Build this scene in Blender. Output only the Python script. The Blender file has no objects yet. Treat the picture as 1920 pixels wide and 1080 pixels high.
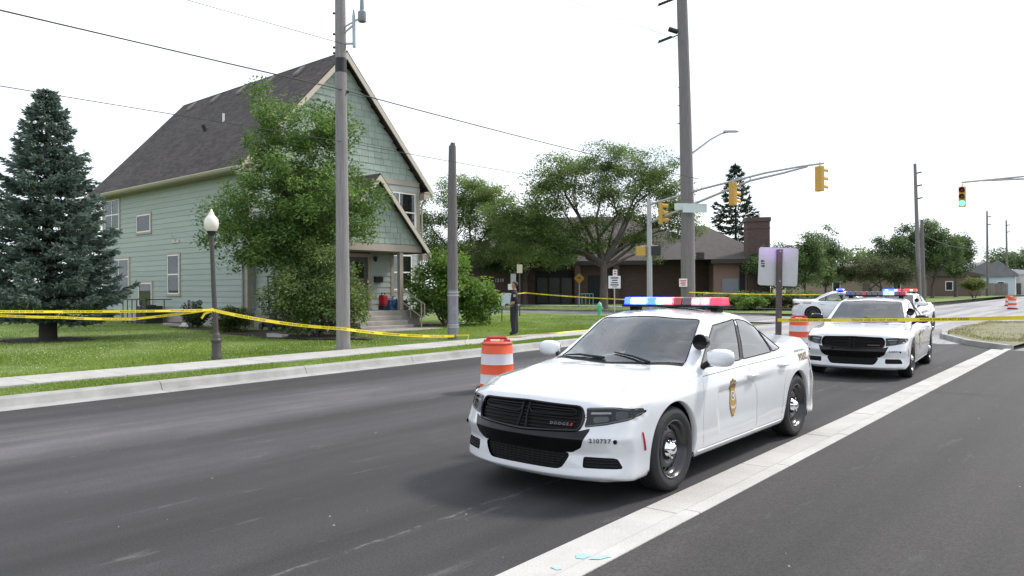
import bpy, bmesh, math, random
import numpy as np
from mathutils import Vector, Matrix
from mathutils.bvhtree import BVHTree
R = math.radians
rng = np.random.default_rng(7)
random.seed(7)
scene = bpy.context.scene
C = scene.collection

# ------------------------------------------------------------------ camera
YAW, ROLL, CAM_H, FPX = R(39.93), R(-0.287), 1.76, 1389.0
Fw = Vector((-math.sin(YAW), math.cos(YAW), 0)); Rw = Vector((math.cos(YAW), math.sin(YAW), 0)); Zw = Vector((0, 0, 1))
cr, sr = math.cos(ROLL), math.sin(ROLL)
rt = cr * Rw + sr * Zw; up = -sr * Rw + cr * Zw
cam_d = bpy.data.cameras.new('camera'); cam = bpy.data.objects.new('camera', cam_d); C.objects.link(cam)
cam.matrix_world = Matrix(((rt.x, up.x, -Fw.x, 0), (rt.y, up.y, -Fw.y, 0), (rt.z, up.z, -Fw.z, CAM_H), (0, 0, 0, 1)))
cam_d.sensor_width = 36; cam_d.lens = 36 * FPX / 1920; cam_d.clip_start = 0.05; cam_d.clip_end = 3000
scene.camera = cam

# ------------------------------------------------------------------ sky, sun, exposure
SUN = Vector((0.26, 0.62, 0.74)).normalized()
w = bpy.data.worlds.new('World'); scene.world = w; w.use_nodes = True
nt = w.node_tree; nt.nodes.clear()
sky = nt.nodes.new('ShaderNodeTexSky'); sky.sky_type = 'NISHITA'; sky.sun_disc = False
sky.sun_elevation = math.asin(SUN.z); sky.sun_rotation = math.atan2(SUN.x, SUN.y)
sky.air_density = 1.5; sky.dust_density = 4.0
haz = nt.nodes.new('ShaderNodeMix'); haz.data_type = 'RGBA'; haz.inputs[0].default_value = 0.86   # thin bright overcast veil over the clear sky
bg = nt.nodes.new('ShaderNodeBackground'); bg.inputs[1].default_value = 0.1
wo = nt.nodes.new('ShaderNodeOutputWorld')
wtc = nt.nodes.new('ShaderNodeTexCoord'); wmp = nt.nodes.new('ShaderNodeMapping'); wmp.inputs['Scale'].default_value = (1.6, 1.6, 4.0); wnz = nt.nodes.new('ShaderNodeTexNoise'); wnz.inputs['Scale'].default_value = 2.2; wnz.inputs['Detail'].default_value = 5
nt.links.new(wtc.outputs['Generated'], wmp.inputs[0]); nt.links.new(wmp.outputs[0], wnz.inputs[0])
wmr = nt.nodes.new('ShaderNodeValToRGB'); wmr.color_ramp.elements[0].position = 0.36; wmr.color_ramp.elements[1].position = 0.64; wmr.color_ramp.elements[0].color = (0.62, 0.66, 0.72, 1); wmr.color_ramp.elements[1].color = (1.0, 1.0, 1.0, 1)
wml = nt.nodes.new('ShaderNodeMix'); wml.data_type = 'RGBA'; wml.blend_type = 'MULTIPLY'; wml.inputs[0].default_value = 1; wml.inputs[6].default_value = (10.6, 11.0, 11.6, 1)    # soft cloud cover, all of it bright
nt.links.new(wnz.outputs[0], wmr.inputs[0]); nt.links.new(wmr.outputs[0], wml.inputs[7]); nt.links.new(wml.outputs[2], haz.inputs[7])
nt.links.new(sky.outputs[0], haz.inputs[6]); nt.links.new(haz.outputs[2], bg.inputs[0]); nt.links.new(bg.outputs[0], wo.inputs[0])
sd = bpy.data.lights.new('sun', 'SUN'); sd.energy = 2.2; sd.angle = R(9); sd.color = (1, 0.95, 0.88)
so = bpy.data.objects.new('sun', sd); C.objects.link(so); so.rotation_euler = SUN.to_track_quat('Z', 'Y').to_euler()
vs = scene.view_settings; vs.view_transform = 'Standard'; vs.look = 'None'; vs.gamma = 1; vs.use_curve_mapping = False
vs.exposure = 0.7
cy = scene.cycles; cy.max_bounces = 6; cy.diffuse_bounces = 3; cy.glossy_bounces = 3; cy.transmission_bounces = 6; cy.transparent_max_bounces = 12
cy.caustics_reflective = False; cy.caustics_refractive = False; cy.use_denoising = True

# ------------------------------------------------------------------ helpers
def px2w(px, py, D=None, x=None, y=None, z=None):
    """a pixel of the 1920 x 1080 photograph to a world point at a depth, or on a plane"""
    u, v = px - 960, 540 - py
    d = rt * u + up * v + Fw * FPX
    o = Vector((0, 0, CAM_H))
    if D is not None: t = D / FPX
    elif x is not None: t = x / d.x
    elif y is not None: t = y / d.y
    else: t = (z - CAM_H) / d.z
    return o + d * t

_m = {}
def mat(name, col, rough=0.7, var=0.0, scale=5.0, bump=0.0, bscale=None, metal=0.0, coat=0.0, emit=None, estr=0.0, stretch=None, spec=0.5, detail=4.0, obvar=0.0, col2=None, alpha=None):
    if name in _m: return _m[name]
    m = bpy.data.materials.new(name); m.use_nodes = True; n = m.node_tree.nodes; l = m.node_tree.links
    b = n['Principled BSDF']; b.inputs['Roughness'].default_value = rough; b.inputs['Metallic'].default_value = metal
    b.inputs['Coat Weight'].default_value = coat; b.inputs['Coat Roughness'].default_value = 0.04; b.inputs['Specular IOR Level'].default_value = spec
    b.inputs['Base Color'].default_value = (*col, 1)
    if emit: b.inputs['Emission Color'].default_value = (*emit, 1); b.inputs['Emission Strength'].default_value = estr
    if var or bump or col2:
        tc = n.new('ShaderNodeTexCoord'); mp = n.new('ShaderNodeMapping'); l.new(tc.outputs['Object'], mp.inputs[0])
        if stretch: mp.inputs['Scale'].default_value = stretch
        nz = n.new('ShaderNodeTexNoise'); nz.inputs['Scale'].default_value = scale; nz.inputs['Detail'].default_value = detail; nz.inputs['Roughness'].default_value = 0.65
        l.new(mp.outputs[0], nz.inputs[0])
        cr_ = n.new('ShaderNodeValToRGB'); cr_.color_ramp.elements[0].position = 0.3; cr_.color_ramp.elements[1].position = 0.7
        c1 = col2 if col2 else tuple(min(1, c * (1 + var)) for c in col)
        c0 = col if col2 else tuple(c * (1 - var) for c in col)
        cr_.color_ramp.elements[0].color = (*c0, 1); cr_.color_ramp.elements[1].color = (*c1, 1)
        l.new(nz.outputs[0], cr_.inputs[0]); last = cr_.outputs[0]
        if obvar:
            oi = n.new('ShaderNodeObjectInfo'); mr = n.new('ShaderNodeMapRange'); mr.inputs[3].default_value = 1 - obvar; mr.inputs[4].default_value = 1 + obvar
            l.new(oi.outputs['Random'], mr.inputs[0]); hs = n.new('ShaderNodeHueSaturation'); l.new(mr.outputs[0], hs.inputs['Value']); l.new(last, hs.inputs['Color']); last = hs.outputs[0]
        l.new(last, b.inputs['Base Color'])
        if bump:
            n2 = n.new('ShaderNodeTexNoise'); n2.inputs['Scale'].default_value = bscale or scale * 4; n2.inputs['Detail'].default_value = 3; l.new(mp.outputs[0], n2.inputs[0])
            bp = n.new('ShaderNodeBump'); bp.inputs['Strength'].default_value = bump; bp.inputs['Distance'].default_value = 0.02; l.new(n2.outputs[0], bp.inputs['Height']); l.new(bp.outputs[0], b.inputs['Normal'])
    _m[name] = m
    return m

def leaf_mat(name, c_dark, c_light, trans=0.35):
    if name in _m: return _m[name]
    m = bpy.data.materials.new(name); m.use_nodes = True; n = m.node_tree.nodes; l = m.node_tree.links; n.clear()
    at = n.new('ShaderNodeAttribute'); at.attribute_name = 'rnd'
    rp = n.new('ShaderNodeValToRGB'); rp.color_ramp.elements[0].color = (*c_dark, 1); rp.color_ramp.elements[1].color = (*c_light, 1)
    l.new(at.outputs['Fac'], rp.inputs[0])
    df = n.new('ShaderNodeBsdfPrincipled'); df.inputs['Roughness'].default_value = 0.55; df.inputs['Specular IOR Level'].default_value = 0.3; l.new(rp.outputs[0], df.inputs['Base Color'])
    tr = n.new('ShaderNodeBsdfTranslucent'); hs = n.new('ShaderNodeHueSaturation'); hs.inputs['Saturation'].default_value = 1.1; hs.inputs['Value'].default_value = 1.5
    l.new(rp.outputs[0], hs.inputs['Color']); l.new(hs.outputs[0], tr.inputs[0])
    mx = n.new('ShaderNodeMixShader'); mx.inputs[0].default_value = trans; l.new(df.outputs[0], mx.inputs[1]); l.new(tr.outputs[0], mx.inputs[2])
    o = n.new('ShaderNodeOutputMaterial'); l.new(mx.outputs[0], o.inputs[0]); _m[name] = m
    return m

def glass_mat(name, tint, refl=0.06, boost=1.0):
    if name in _m: return _m[name]
    m = bpy.data.materials.new(name); m.use_nodes = True; n = m.node_tree.nodes; l = m.node_tree.links; n.clear()
    t = n.new('ShaderNodeBsdfTransparent'); t.inputs[0].default_value = (*tint, 1)
    g = n.new('ShaderNodeBsdfGlossy'); g.inputs['Roughness'].default_value = 0.02
    f = n.new('ShaderNodeFresnel'); f.inputs[0].default_value = 1.5
    a = n.new('ShaderNodeMath'); a.operation = 'MULTIPLY_ADD'; a.inputs[1].default_value = boost; a.inputs[2].default_value = refl; a.use_clamp = True
    l.new(f.outputs[0], a.inputs[0]); mx = n.new('ShaderNodeMixShader'); l.new(a.outputs[0], mx.inputs[0]); l.new(t.outputs[0], mx.inputs[1]); l.new(g.outputs[0], mx.inputs[2])
    o = n.new('ShaderNodeOutputMaterial'); l.new(mx.outputs[0], o.inputs[0]); _m[name] = m
    return m

def mesh_np(name, V, F, smooth=False):
    """numpy verts and equal-sized faces to a mesh"""
    V = np.asarray(V, np.float32); F = np.asarray(F, np.int32); k = F.shape[1]
    me = bpy.data.meshes.new(name); me.vertices.add(len(V)); me.vertices.foreach_set('co', V.ravel())
    me.loops.add(F.size); me.loops.foreach_set('vertex_index', F.ravel())
    me.polygons.add(len(F)); me.polygons.foreach_set('loop_start', np.arange(0, F.size, k, dtype=np.int32))
    me.update(calc_edges=True); me.validate()
    if smooth: me.polygons.foreach_set('use_smooth', np.ones(len(me.polygons), bool))
    return me

def link(name, me, material=None, parent=None, loc=None):
    o = bpy.data.objects.new(name, me); C.objects.link(o)
    if material and me is not None and not me.materials: me.materials.append(material)
    if parent: o.parent = parent
    if loc is not None: o.location = loc
    return o

def tag(o, label=None, cat=None, group=None, kind=None):
    if label: o['label'] = label
    if cat: o['category'] = cat
    if group: o['group'] = group
    if kind: o['kind'] = kind
    return o

def thing(name, label, cat, loc=(0, 0, 0), rz=0.0, group=None):
    o = bpy.data.objects.new(name, None); C.objects.link(o); o.location = loc; o.rotation_euler = (0, 0, rz); o.empty_display_size = 0.2
    return tag(o, label, cat, group)

def copy_tree(o, parent=None):
    c = o.copy(); C.objects.link(c); c.parent = parent
    for ch in o.children: copy_tree(ch, c)
    return c

class MB:
    def __init__(s): s.v = []; s.f = []
    def add(s, vs_, fs):
        b = len(s.v); s.v += [tuple(p) for p in vs_]; s.f += [tuple(i + b for i in f) for f in fs]; return s
    def box(s, x0, x1, y0, y1, z0, z1):
        return s.add([(x0, y0, z0), (x1, y0, z0), (x1, y1, z0), (x0, y1, z0), (x0, y0, z1), (x1, y0, z1), (x1, y1, z1), (x0, y1, z1)],
                     [(0, 3, 2, 1), (4, 5, 6, 7), (0, 1, 5, 4), (1, 2, 6, 5), (2, 3, 7, 6), (3, 0, 4, 7)])
    def tube(s, pts, rad, n=8, cap=True, sx=1.0):
        pts = [Vector(p) for p in pts]; rad = rad if hasattr(rad, '__len__') else [rad] * len(pts)
        vs_, fs = [], []; prev = None
        for i, p in enumerate(pts):
            d = (pts[min(i + 1, len(pts) - 1)] - pts[max(i - 1, 0)]).normalized()
            if prev is None: a = d.orthogonal().normalized()
            else: a = (prev - d * prev.dot(d)).normalized()
            prev = a; b = d.cross(a)
            for k in range(n):
                t = 2 * math.pi * k / n; vs_.append(p + (a * math.cos(t) * sx + b * math.sin(t)) * rad[i])
        for i in range(len(pts) - 1):
            for k in range(n): fs.append((i * n + k, i * n + (k + 1) % n, (i + 1) * n + (k + 1) % n, (i + 1) * n + k))
        if cap: fs.append(tuple(range(n - 1, -1, -1))); fs.append(tuple((len(pts) - 1) * n + k for k in range(n)))
        return s.add(vs_, fs)
    def lathe(s, prof, n=20, c=(0, 0, 0), axis='z', cap=True):
        vs_, fs = [], []
        for r_, h in prof:
            for k in range(n):
                t = 2 * math.pi * k / n; a, b = r_ * math.cos(t), r_ * math.sin(t)
                p = (a, b, h) if axis == 'z' else ((b, h, a) if axis == 'y' else (h, a, b))
                vs_.append((p[0] + c[0], p[1] + c[1], p[2] + c[2]))
        for i in range(len(prof) - 1):
            for k in range(n): fs.append((i * n + k, i * n + (k + 1) % n, (i + 1) * n + (k + 1) % n, (i + 1) * n + k))
        if cap and prof[0][0] > 1e-4: fs.append(tuple(range(n - 1, -1, -1)))
        if cap and prof[-1][0] > 1e-4: fs.append(tuple((len(prof) - 1) * n + k for k in range(n)))
        return s.add(vs_, fs)
    def prism(s, poly, a0, a1, axis='z'):
        """a 2D polygon swept along an axis: z (x, y), x (y, z), y (x, z)"""
        P = (lambda u, v, h: (u, v, h)) if axis == 'z' else ((lambda u, v, h: (h, u, v)) if axis == 'x' else (lambda u, v, h: (u, h, v)))
        n = len(poly); vs_ = [P(u, v, a0) for u, v in poly] + [P(u, v, a1) for u, v in poly]
        return s.add(vs_, [tuple(range(n - 1, -1, -1)), tuple(range(n, 2 * n))] + [(i, (i + 1) % n, n + (i + 1) % n, n + i) for i in range(n)])
    def mesh(s, name, smooth=False, bevel=0.0, seg=2, angle=40):
        me = bpy.data.meshes.new(name); bm = bmesh.new()
        vs_ = [bm.verts.new(v) for v in s.v]
        for f in s.f:
            try: bm.faces.new([vs_[i] for i in f])
            except ValueError: pass
        bmesh.ops.remove_doubles(bm, verts=bm.verts, dist=1e-5)
        bmesh.ops.recalc_face_normals(bm, faces=bm.faces)
        if bevel:
            es = [e for e in bm.edges if len(e.link_faces) == 2 and e.calc_face_angle(0) > R(angle)]
            bmesh.ops.bevel(bm, geom=es, offset=bevel, segments=seg, affect='EDGES', profile=0.5)
        if smooth:
            for f in bm.faces: f.smooth = True
            for e in bm.edges:
                if len(e.link_faces) == 2 and e.calc_face_angle(0) > R(angle): e.smooth = False
        bm.to_mesh(me); bm.free()
        return me
    def build(s, name, material, parent=None, smooth=False, bevel=0.0, seg=2, loc=None, angle=40):
        return link(name, s.mesh(name, smooth, bevel, seg, angle), material, parent, loc)

def text_verts(txt, size, bold=0.0, space=1.0):
    """the outlines of a piece of lettering, triangulated, centred on the origin"""
    cu = bpy.data.curves.new('lettering', 'FONT'); cu.body = txt; cu.size = size; cu.align_x = 'CENTER'; cu.align_y = 'CENTER'; cu.offset = bold; cu.space_character = space; cu.resolution_u = 3
    o = bpy.data.objects.new('lettering', cu); C.objects.link(o); dg = bpy.context.evaluated_depsgraph_get()
    me = o.evaluated_get(dg).to_mesh(); me.calc_loop_triangles()
    V = [tuple(v.co) for v in me.vertices]; F = [tuple(t.vertices) for t in me.loop_triangles]
    o.evaluated_get(dg).to_mesh_clear(); bpy.data.objects.remove(o); bpy.data.curves.remove(cu)
    return V, F

def map_text(name, txt, size, fn, material, parent=None, bold=0.0, space=1.0):
    V, F = text_verts(txt, size, bold, space)
    m = MB(); m.add([fn(v[0], v[1]) for v in V], F)
    return m.build(name, material, parent)
# ------------------------------------------------------------------ the setting: ground, roads, kerbs, lawns
def asphalt(name, base, dust, seam=False, streak=1.0, rough=0.85, band=False):
    m = bpy.data.materials.new(name); m.use_nodes = True; n = m.node_tree.nodes; l = m.node_tree.links; b = n['Principled BSDF']
    tc = n.new('ShaderNodeTexCoord')
    def noise(scale, st=(1, 1, 1), det=4, rough_=0.6):
        mp = n.new('ShaderNodeMapping'); mp.inputs['Scale'].default_value = st; l.new(tc.outputs['Object'], mp.inputs[0])
        z = n.new('ShaderNodeTexNoise'); z.inputs['Scale'].default_value = scale; z.inputs['Detail'].default_value = det; z.inputs['Roughness'].default_value = rough_; l.new(mp.outputs[0], z.inputs[0]); return z.outputs[0]
    def ramp(src, a, b_, c0=0.0, c1=1.0):
        r_ = n.new('ShaderNodeMapRange'); r_.inputs[1].default_value = a; r_.inputs[2].default_value = b_; r_.inputs[3].default_value = c0; r_.inputs[4].default_value = c1; l.new(src, r_.inputs[0]); return r_.outputs[0]
    def math_(op, a, b_):
        q = n.new('ShaderNodeMath'); q.operation = op
        for i, s_ in enumerate((a, b_)):
            if isinstance(s_, (int, float)): q.inputs[i].default_value = s_
            else: l.new(s_, q.inputs[i])
        return q.outputs[0]
    grain = ramp(noise(170, det=2), 0.25, 0.75, 0.35, 1.75)
    grain2 = ramp(noise(55, det=4, rough_=0.75), 0.32, 0.68, 0.55, 1.5)
    lanes = ramp(noise(1.0, (1.0, 0.035, 1), 3), 0.35, 0.7, 0.62, 1 + 0.75 * streak)
    patch = ramp(noise(0.5, (1, 0.45, 1), 6, 0.7), 0.5, 0.75, 1.0, 1.0 + 0.7 * streak)
    scuff = ramp(noise(3.0, (1.4, 0.25, 1), 6, 0.75), 0.6, 0.8, 0.0, 1.0)
    v = math_('MULTIPLY', math_('MULTIPLY', grain, grain2), math_('MULTIPLY', lanes, patch))
    if band:      # the lane polished pale by traffic on the far side of the road
        sx0 = n.new('ShaderNodeSeparateXYZ'); l.new(tc.outputs['Object'], sx0.inputs[0]); wv = math_('ADD', sx0.outputs[0], ramp(noise(0.6, (1, .12, 1), 4), 0, 1, -0.9, 0.9))
        for c0, hw, amt in ((-10.0, 1.1, 1.7), (-7.4, 0.5, 0.25), (-5.6, 0.45, 0.2)):
            v = math_('MULTIPLY', v, ramp(math_('ABSOLUTE', math_('ADD', wv, -c0), 0), hw * .4, hw * 1.5, 1 + amt, 1.0))
    col = n.new('ShaderNodeMix'); col.data_type = 'RGBA'; col.blend_type = 'MULTIPLY'; col.inputs[0].default_value = 1; col.inputs[6].default_value = (*base, 1)
    cmb = n.new('ShaderNodeCombineColor'); [l.new(v, cmb.inputs[i]) for i in range(3)]; l.new(cmb.outputs[0], col.inputs[7])
    dm = n.new('ShaderNodeMix'); dm.data_type = 'RGBA'; l.new(math_('MULTIPLY', scuff, 0.62 * streak), dm.inputs[0]); l.new(col.outputs[2], dm.inputs[6]); dm.inputs[7].default_value = (*dust, 1)
    last = dm.outputs[2]
    if seam:
        sx = n.new('ShaderNodeSeparateXYZ'); l.new(tc.outputs['Object'], sx.inputs[0])
        wob = ramp(noise(1.5, (0.3, 1, 1)), 0, 1, -0.09, 0.09)
        for x0, wd, thr in ((-4.05, 0.022, 0.47), (-8.6, 0.03, 0.56), (-11.0, 0.02, 0.58)):
            d = math_('ABSOLUTE', math_('ADD', math_('ADD', sx.outputs[0], -x0), wob), 0)
            band = ramp(d, 0.3 * wd, wd, 1, 0); brk = ramp(noise(9, (1, 0.5, 1), 5, 0.8), thr, thr + 0.12)
            mm = n.new('ShaderNodeMix'); mm.data_type = 'RGBA'; l.new(math_('MULTIPLY', math_('MULTIPLY', band, brk), 0.55), mm.inputs[0]); l.new(last, mm.inputs[6]); mm.inputs[7].default_value = (*dust, 1); last = mm.outputs[2]
    l.new(last, b.inputs['Base Color']); b.inputs['Roughness'].default_value = rough
    bp = n.new('ShaderNodeBump'); bp.inputs['Strength'].default_value = 0.35; bp.inputs['Distance'].default_value = 0.006; l.new(noise(150, det=3), bp.inputs['Height']); l.new(bp.outputs[0], b.inputs['Normal'])
    return m

M_new = asphalt('new_asphalt', (0.0225, 0.0210, 0.0225), (0.17, 0.165, 0.165), seam=True, band=True)
M_lot = asphalt('lot_asphalt', (0.027, 0.0245, 0.024), (0.14, 0.21, 0.2), streak=0.5)
M_old = asphalt('old_asphalt', (0.24, 0.235, 0.24), (0.45, 0.44, 0.42), streak=0.5)
M_conc = mat('kerb_concrete', (0.30, 0.295, 0.285), 0.9, 0.24, 1.3, 0.3, 60, obvar=0.05)
M_conc_w = mat('new_concrete', (0.43, 0.415, 0.395), 0.9, 0.11, 1.6, 0.4, 60, obvar=0.04)
M_walk = mat('sidewalk_concrete', (0.36, 0.35, 0.335), 0.9, 0.14, 2.5, 0.25, 60, obvar=0.05)
M_soil = mat('lawn_soil', (0.075, 0.11, 0.024), 0.95, 0.35, 1.2, 0.5, 30, col2=(0.16, 0.215, 0.05))
M_ground = mat('ground', (0.10, 0.12, 0.05), 0.95, 0.3, 0.05)
M_mulch = mat('mulch', (0.035, 0.024, 0.018), 0.95, 0.5, 14, 1.0, 40)

def sheet(name, polys, z, material):
    m = MB()
    for p in polys: m.add([(x, y, z) for x, y in p], [tuple(range(len(p)))])
    return tag(m.build(name, material), kind='structure')

def rect(x0, x1, y0, y1): return [(x0, y0), (x1, y0), (x1, y1), (x0, y1)]
def kx(y): return -12.62 - 0.020 * (min(max(y, -5), 30) - 3)      # the road edge drifts a little to the left
sheet('ground', [rect(-1500, 1500, -1500, 1500)], -0.07, M_ground)
sheet('old_road', [rect(-13.2, 14, 18, 700), rect(-160, -13.2, 36.2, 44), rect(14, 160, 36.2, 44)], -0.006, M_old)
end = [(-3.3 - i * 0.4, 25.6 + 0.5 * math.sin(i * 1.7) + 0.3 * math.sin(i * 0.6)) for i in range(25)]
sheet('road', [[(kx(-40) - 0.3, -40), (-2.9, -40), (-2.9, 25.5)] + end + [(kx(25) - 0.3, 25.5)]], 0.0, M_new)
sheet('parking_lot', [rect(-2.515, 40, -40, 23.5), rect(-2.1, 40, 23.5, 60)], 0.045, M_lot)
sheet('sub_base', [rect(-2.95, -2.50, -40, 26)], -0.03, M_conc)

def lawn_z(x, y=0):
    t = min(max((-15.7 - x) / 7.0, 0), 1)
    return 0.14 + 0.08 * t * t * (3 - 2 * t) + 0.008 * math.sin(x * 0.9 + y * 0.4) * t
def lawn_grid(name, x0, x1, y0, y1, st, zf, keep=lambda x, y: True):
    nx, ny = int(round((x1 - x0) / st)), int(round((y1 - y0) / st))
    V = [(x0 + (x1 - x0) * i / nx, y0 + (y1 - y0) * j / ny) for j in range(ny + 1) for i in range(nx + 1)]
    m = MB(); m.v = [(x, y, zf(x, y)) for x, y in V]
    for j in range(ny):
        for i in range(nx):
            a = j * (nx + 1) + i; cx, cy_ = V[a][0] + st / 2, V[a][1] + st / 2
            if keep(cx, cy_): m.f.append((a, a + 1, a + nx + 2, a + nx + 1))
    return tag(m.build(name, M_soil, smooth=True), kind='structure')
def near_keep(x, y):
    if x > kx(y) - 0.52: return False
    if x > -17.3 and y > 31.8: return (x + 17.3) ** 2 + (y - 31.8) ** 2 < 4.0 ** 2
    return y < 35.9
lawn_grid('lawn', -45, -13.5, -30, 36, 0.5, lawn_z, near_keep)
vg = MB()
for y in range(-30, 32): vg.add([(-13.5, y, .14), (kx(y) - .5, y, .14), (kx(y + 1) - .5, y + 1, .14), (-13.5, y + 1, .14)], [(0, 1, 2, 3)])
tag(vg.build('verge', M_soil), kind='structure')
sheet('lawn_far_west', [rect(-400, -45, -300, 36), rect(-45, -13.5, -300, -30)], 0.27, M_soil)
lawn_grid('corner_lawn', -80, -13.5, 44.2, 140, 1.0, lambda x, y: 0.15 + 0.15 * min(max((y - 44) / 10, 0), 1), lambda x, y: not (x > -17.5 and y < 48 and (x + 17.5) ** 2 + (y - 48.2) ** 2 > 16))

def run_profile(name, line, prof, material, seg, label=None, gap=0.008, parent=None):
    """a kerb profile [(offset to the left of the line, z)] swept along a polyline, cut into cast lengths"""
    root = parent or tag(link(name, None), kind='structure')
    P = [Vector((x, y)) for x, y in line]; S = [0.0]
    for a, b in zip(P, P[1:]): S.append(S[-1] + (b - a).length)
    def at(s):
        k = max(0, min(len(P) - 2, int(np.searchsorted(S, s)) - 1)); d = (P[k + 1] - P[k]).normalized()
        return P[k] + d * (s - S[k]), Vector((-d.y, d.x))
    s = 0.0; q = 0
    while s < S[-1] - 0.3:
        e = min(s + seg, S[-1]); m = MB(); n = max(1, int((e - s) / 0.8)); k = len(prof)
        rg = random.Random(q); j0 = rg.uniform(-.003, .003)
        for i in range(n + 1):
            p, nn = at(s + (e - s - gap) * i / n); m.v += [(p.x + nn.x * o, p.y + nn.y * o, z + j0) for o, z in prof]
        for i in range(n):
            for j in range(k): m.f.append((i * k + j, i * k + (j + 1) % k, (i + 1) * k + (j + 1) % k, (i + 1) * k + j))
        m.f += [tuple(range(k)), tuple(n * k + j for j in range(k))]
        m.build(name + '_segment', material, root, bevel=0.006, seg=1); s = e; q += 1
    return root
arc = [(-17.3 + 4.0 * math.cos(t), 32.0 + 4.2 * math.sin(t)) for t in np.linspace(0, math.pi / 2, 9)]
left_line = [(kx(y), y) for y in np.arange(-30, 31, 3.0)] + arc + [(-30, 36.2), (-60, 36.2)]
run_profile('kerb', left_line, [(-0.02, -0.1), (0.0, 0.008), (0.30, 0.012), (0.36, 0.13), (0.40, 0.155), (0.56, 0.16), (0.56, -0.1)], M_conc, 3.0)
far_arc = [(-17.5 + 4 * math.cos(t), 48.0 + 4 * math.sin(t)) for t in np.linspace(-math.pi / 2, 0, 9)]
run_profile('far_kerb', [(-90, 44.0), (-40, 44.0)] + far_arc + [(-13.5, 70), (-14.5, 110), (-17, 150), (-20, 200)], [(-0.02, -0.1), (0.0, 0.01), (0.25, 0.012), (0.31, 0.15), (0.5, 0.16), (0.5, -0.1)], M_conc, 6.0)
# the concrete strip between road and lot: flat gutter pan with a low rounded edge
run_profile('gutter_strip', [(-2.99 + 0.0 * y, y) for y in np.arange(24.2, -4.0, -1.9)], [(0.0, -0.1), (0.0, 0.006), (0.29, 0.010), (0.325, 0.040), (0.36, 0.055), (0.478, 0.056), (0.478, -0.1)], M_conc_w, 1.9, gap=0.010)
run_profile('sidewalk', [(-14.38, y) for y in np.arange(-30, 33, 1.5)], [(0.0, 0.05), (0.0, 0.175), (1.34, 0.18), (1.34, 0.05)], M_walk, 1.5, gap=0.012)
run_profile('corner_sidewalk', [(-70, 49.5), (-19, 49.5)], [(0.0, 0.0), (0.0, 0.28), (1.5, 0.28), (1.5, 0.0)], M_walk, 3.0)
run_profile('far_sidewalk', [(-15.2, 50), (-16.2, 110), (-19, 150)], [(0.0, 0.0), (0.0, 0.25), (1.4, 0.25), (1.4, 0.0)], M_walk, 3.0)

# raised island at the end of the strip
isl = [(-2.45, 24.0), (-3.6, 25.6), (-4.75, 28.4), (-5.25, 31.5), (-5.4, 35.5), (-4.9, 38.6), (-3.6, 40.6), (-2.45, 41.2)]
run_profile('island_kerb', isl[::-1], [(0.0, -0.05), (-0.18, -0.05), (-0.18, 0.15), (-0.04, 0.155), (0.0, 0.12)][::-1], M_conc, 3.0)
M_dirt = mat('island_dirt', (0.17, 0.14, 0.11), 0.95, 0.4, 2.5, 1.0, 25, col2=(0.20, 0.22, 0.10))
im = MB(); cx0, cy0 = -3.4, 33.0; nr = 14; ringn = isl + [(-2.0, 38), (-2.0, 28)]
dense = []
for a, b in zip(ringn, ringn[1:] + ringn[:1]): dense += [(a[0] + (b[0] - a[0]) * t / 6, a[1] + (b[1] - a[1]) * t / 6) for t in range(6)]
for r_ in range(nr):
    f = 1 - r_ / nr
    for x, y in dense:
        X, Y = cx0 + (x - cx0) * f * 0.97, cy0 + (y - cy0) * f * 0.985
        im.v.append((X, Y, 0.12 + 0.10 * (1 - f ** 2) + random.uniform(-.02, .02)))
nd = len(dense)
for r_ in range(nr - 1):
    for k in range(nd): im.f.append((r_ * nd + k, r_ * nd + (k + 1) % nd, (r_ + 1) * nd + (k + 1) % nd, (r_ + 1) * nd + k))
im.f.append(tuple((nr - 1) * nd + k for k in range(nd)))
tag(im.build('island_soil', M_dirt, smooth=True), kind='structure')

def blob_sheet(name, cx, cy_, rx, ry, z, material, seed=0, n=28):
    rg = random.Random(seed); a = [rg.uniform(0.82, 1.12) for _ in range(n)]
    m = MB(); m.v = [(cx + rx * a[i] * math.cos(2 * math.pi * i / n), cy_ + ry * a[i] * math.sin(2 * math.pi * i / n), z) for i in range(n)]; m.f = [tuple(range(n))]
    return tag(m.build(name, material), kind='structure')
blob_sheet('mulch_bed', -21.9, 14.3, 3.9, 1.45, 0.236, M_mulch, 1)
blob_sheet('mulch_bed', -27.8, 14.6, 2.6, 0.6, 0.236, M_mulch, 2)
blob_sheet('mulch_bed', -25.7, 8.35, 1.7, 1.2, 0.236, M_mulch, 3)
blob_sheet('mulch_bed', -23.5, 22.2, 2.0, 1.6, 0.236, M_mulch, 4)
blob_sheet('shrub_bed', -20.5, 50.5, 7.5, 3.4, 0.31, M_mulch, 5)

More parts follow.
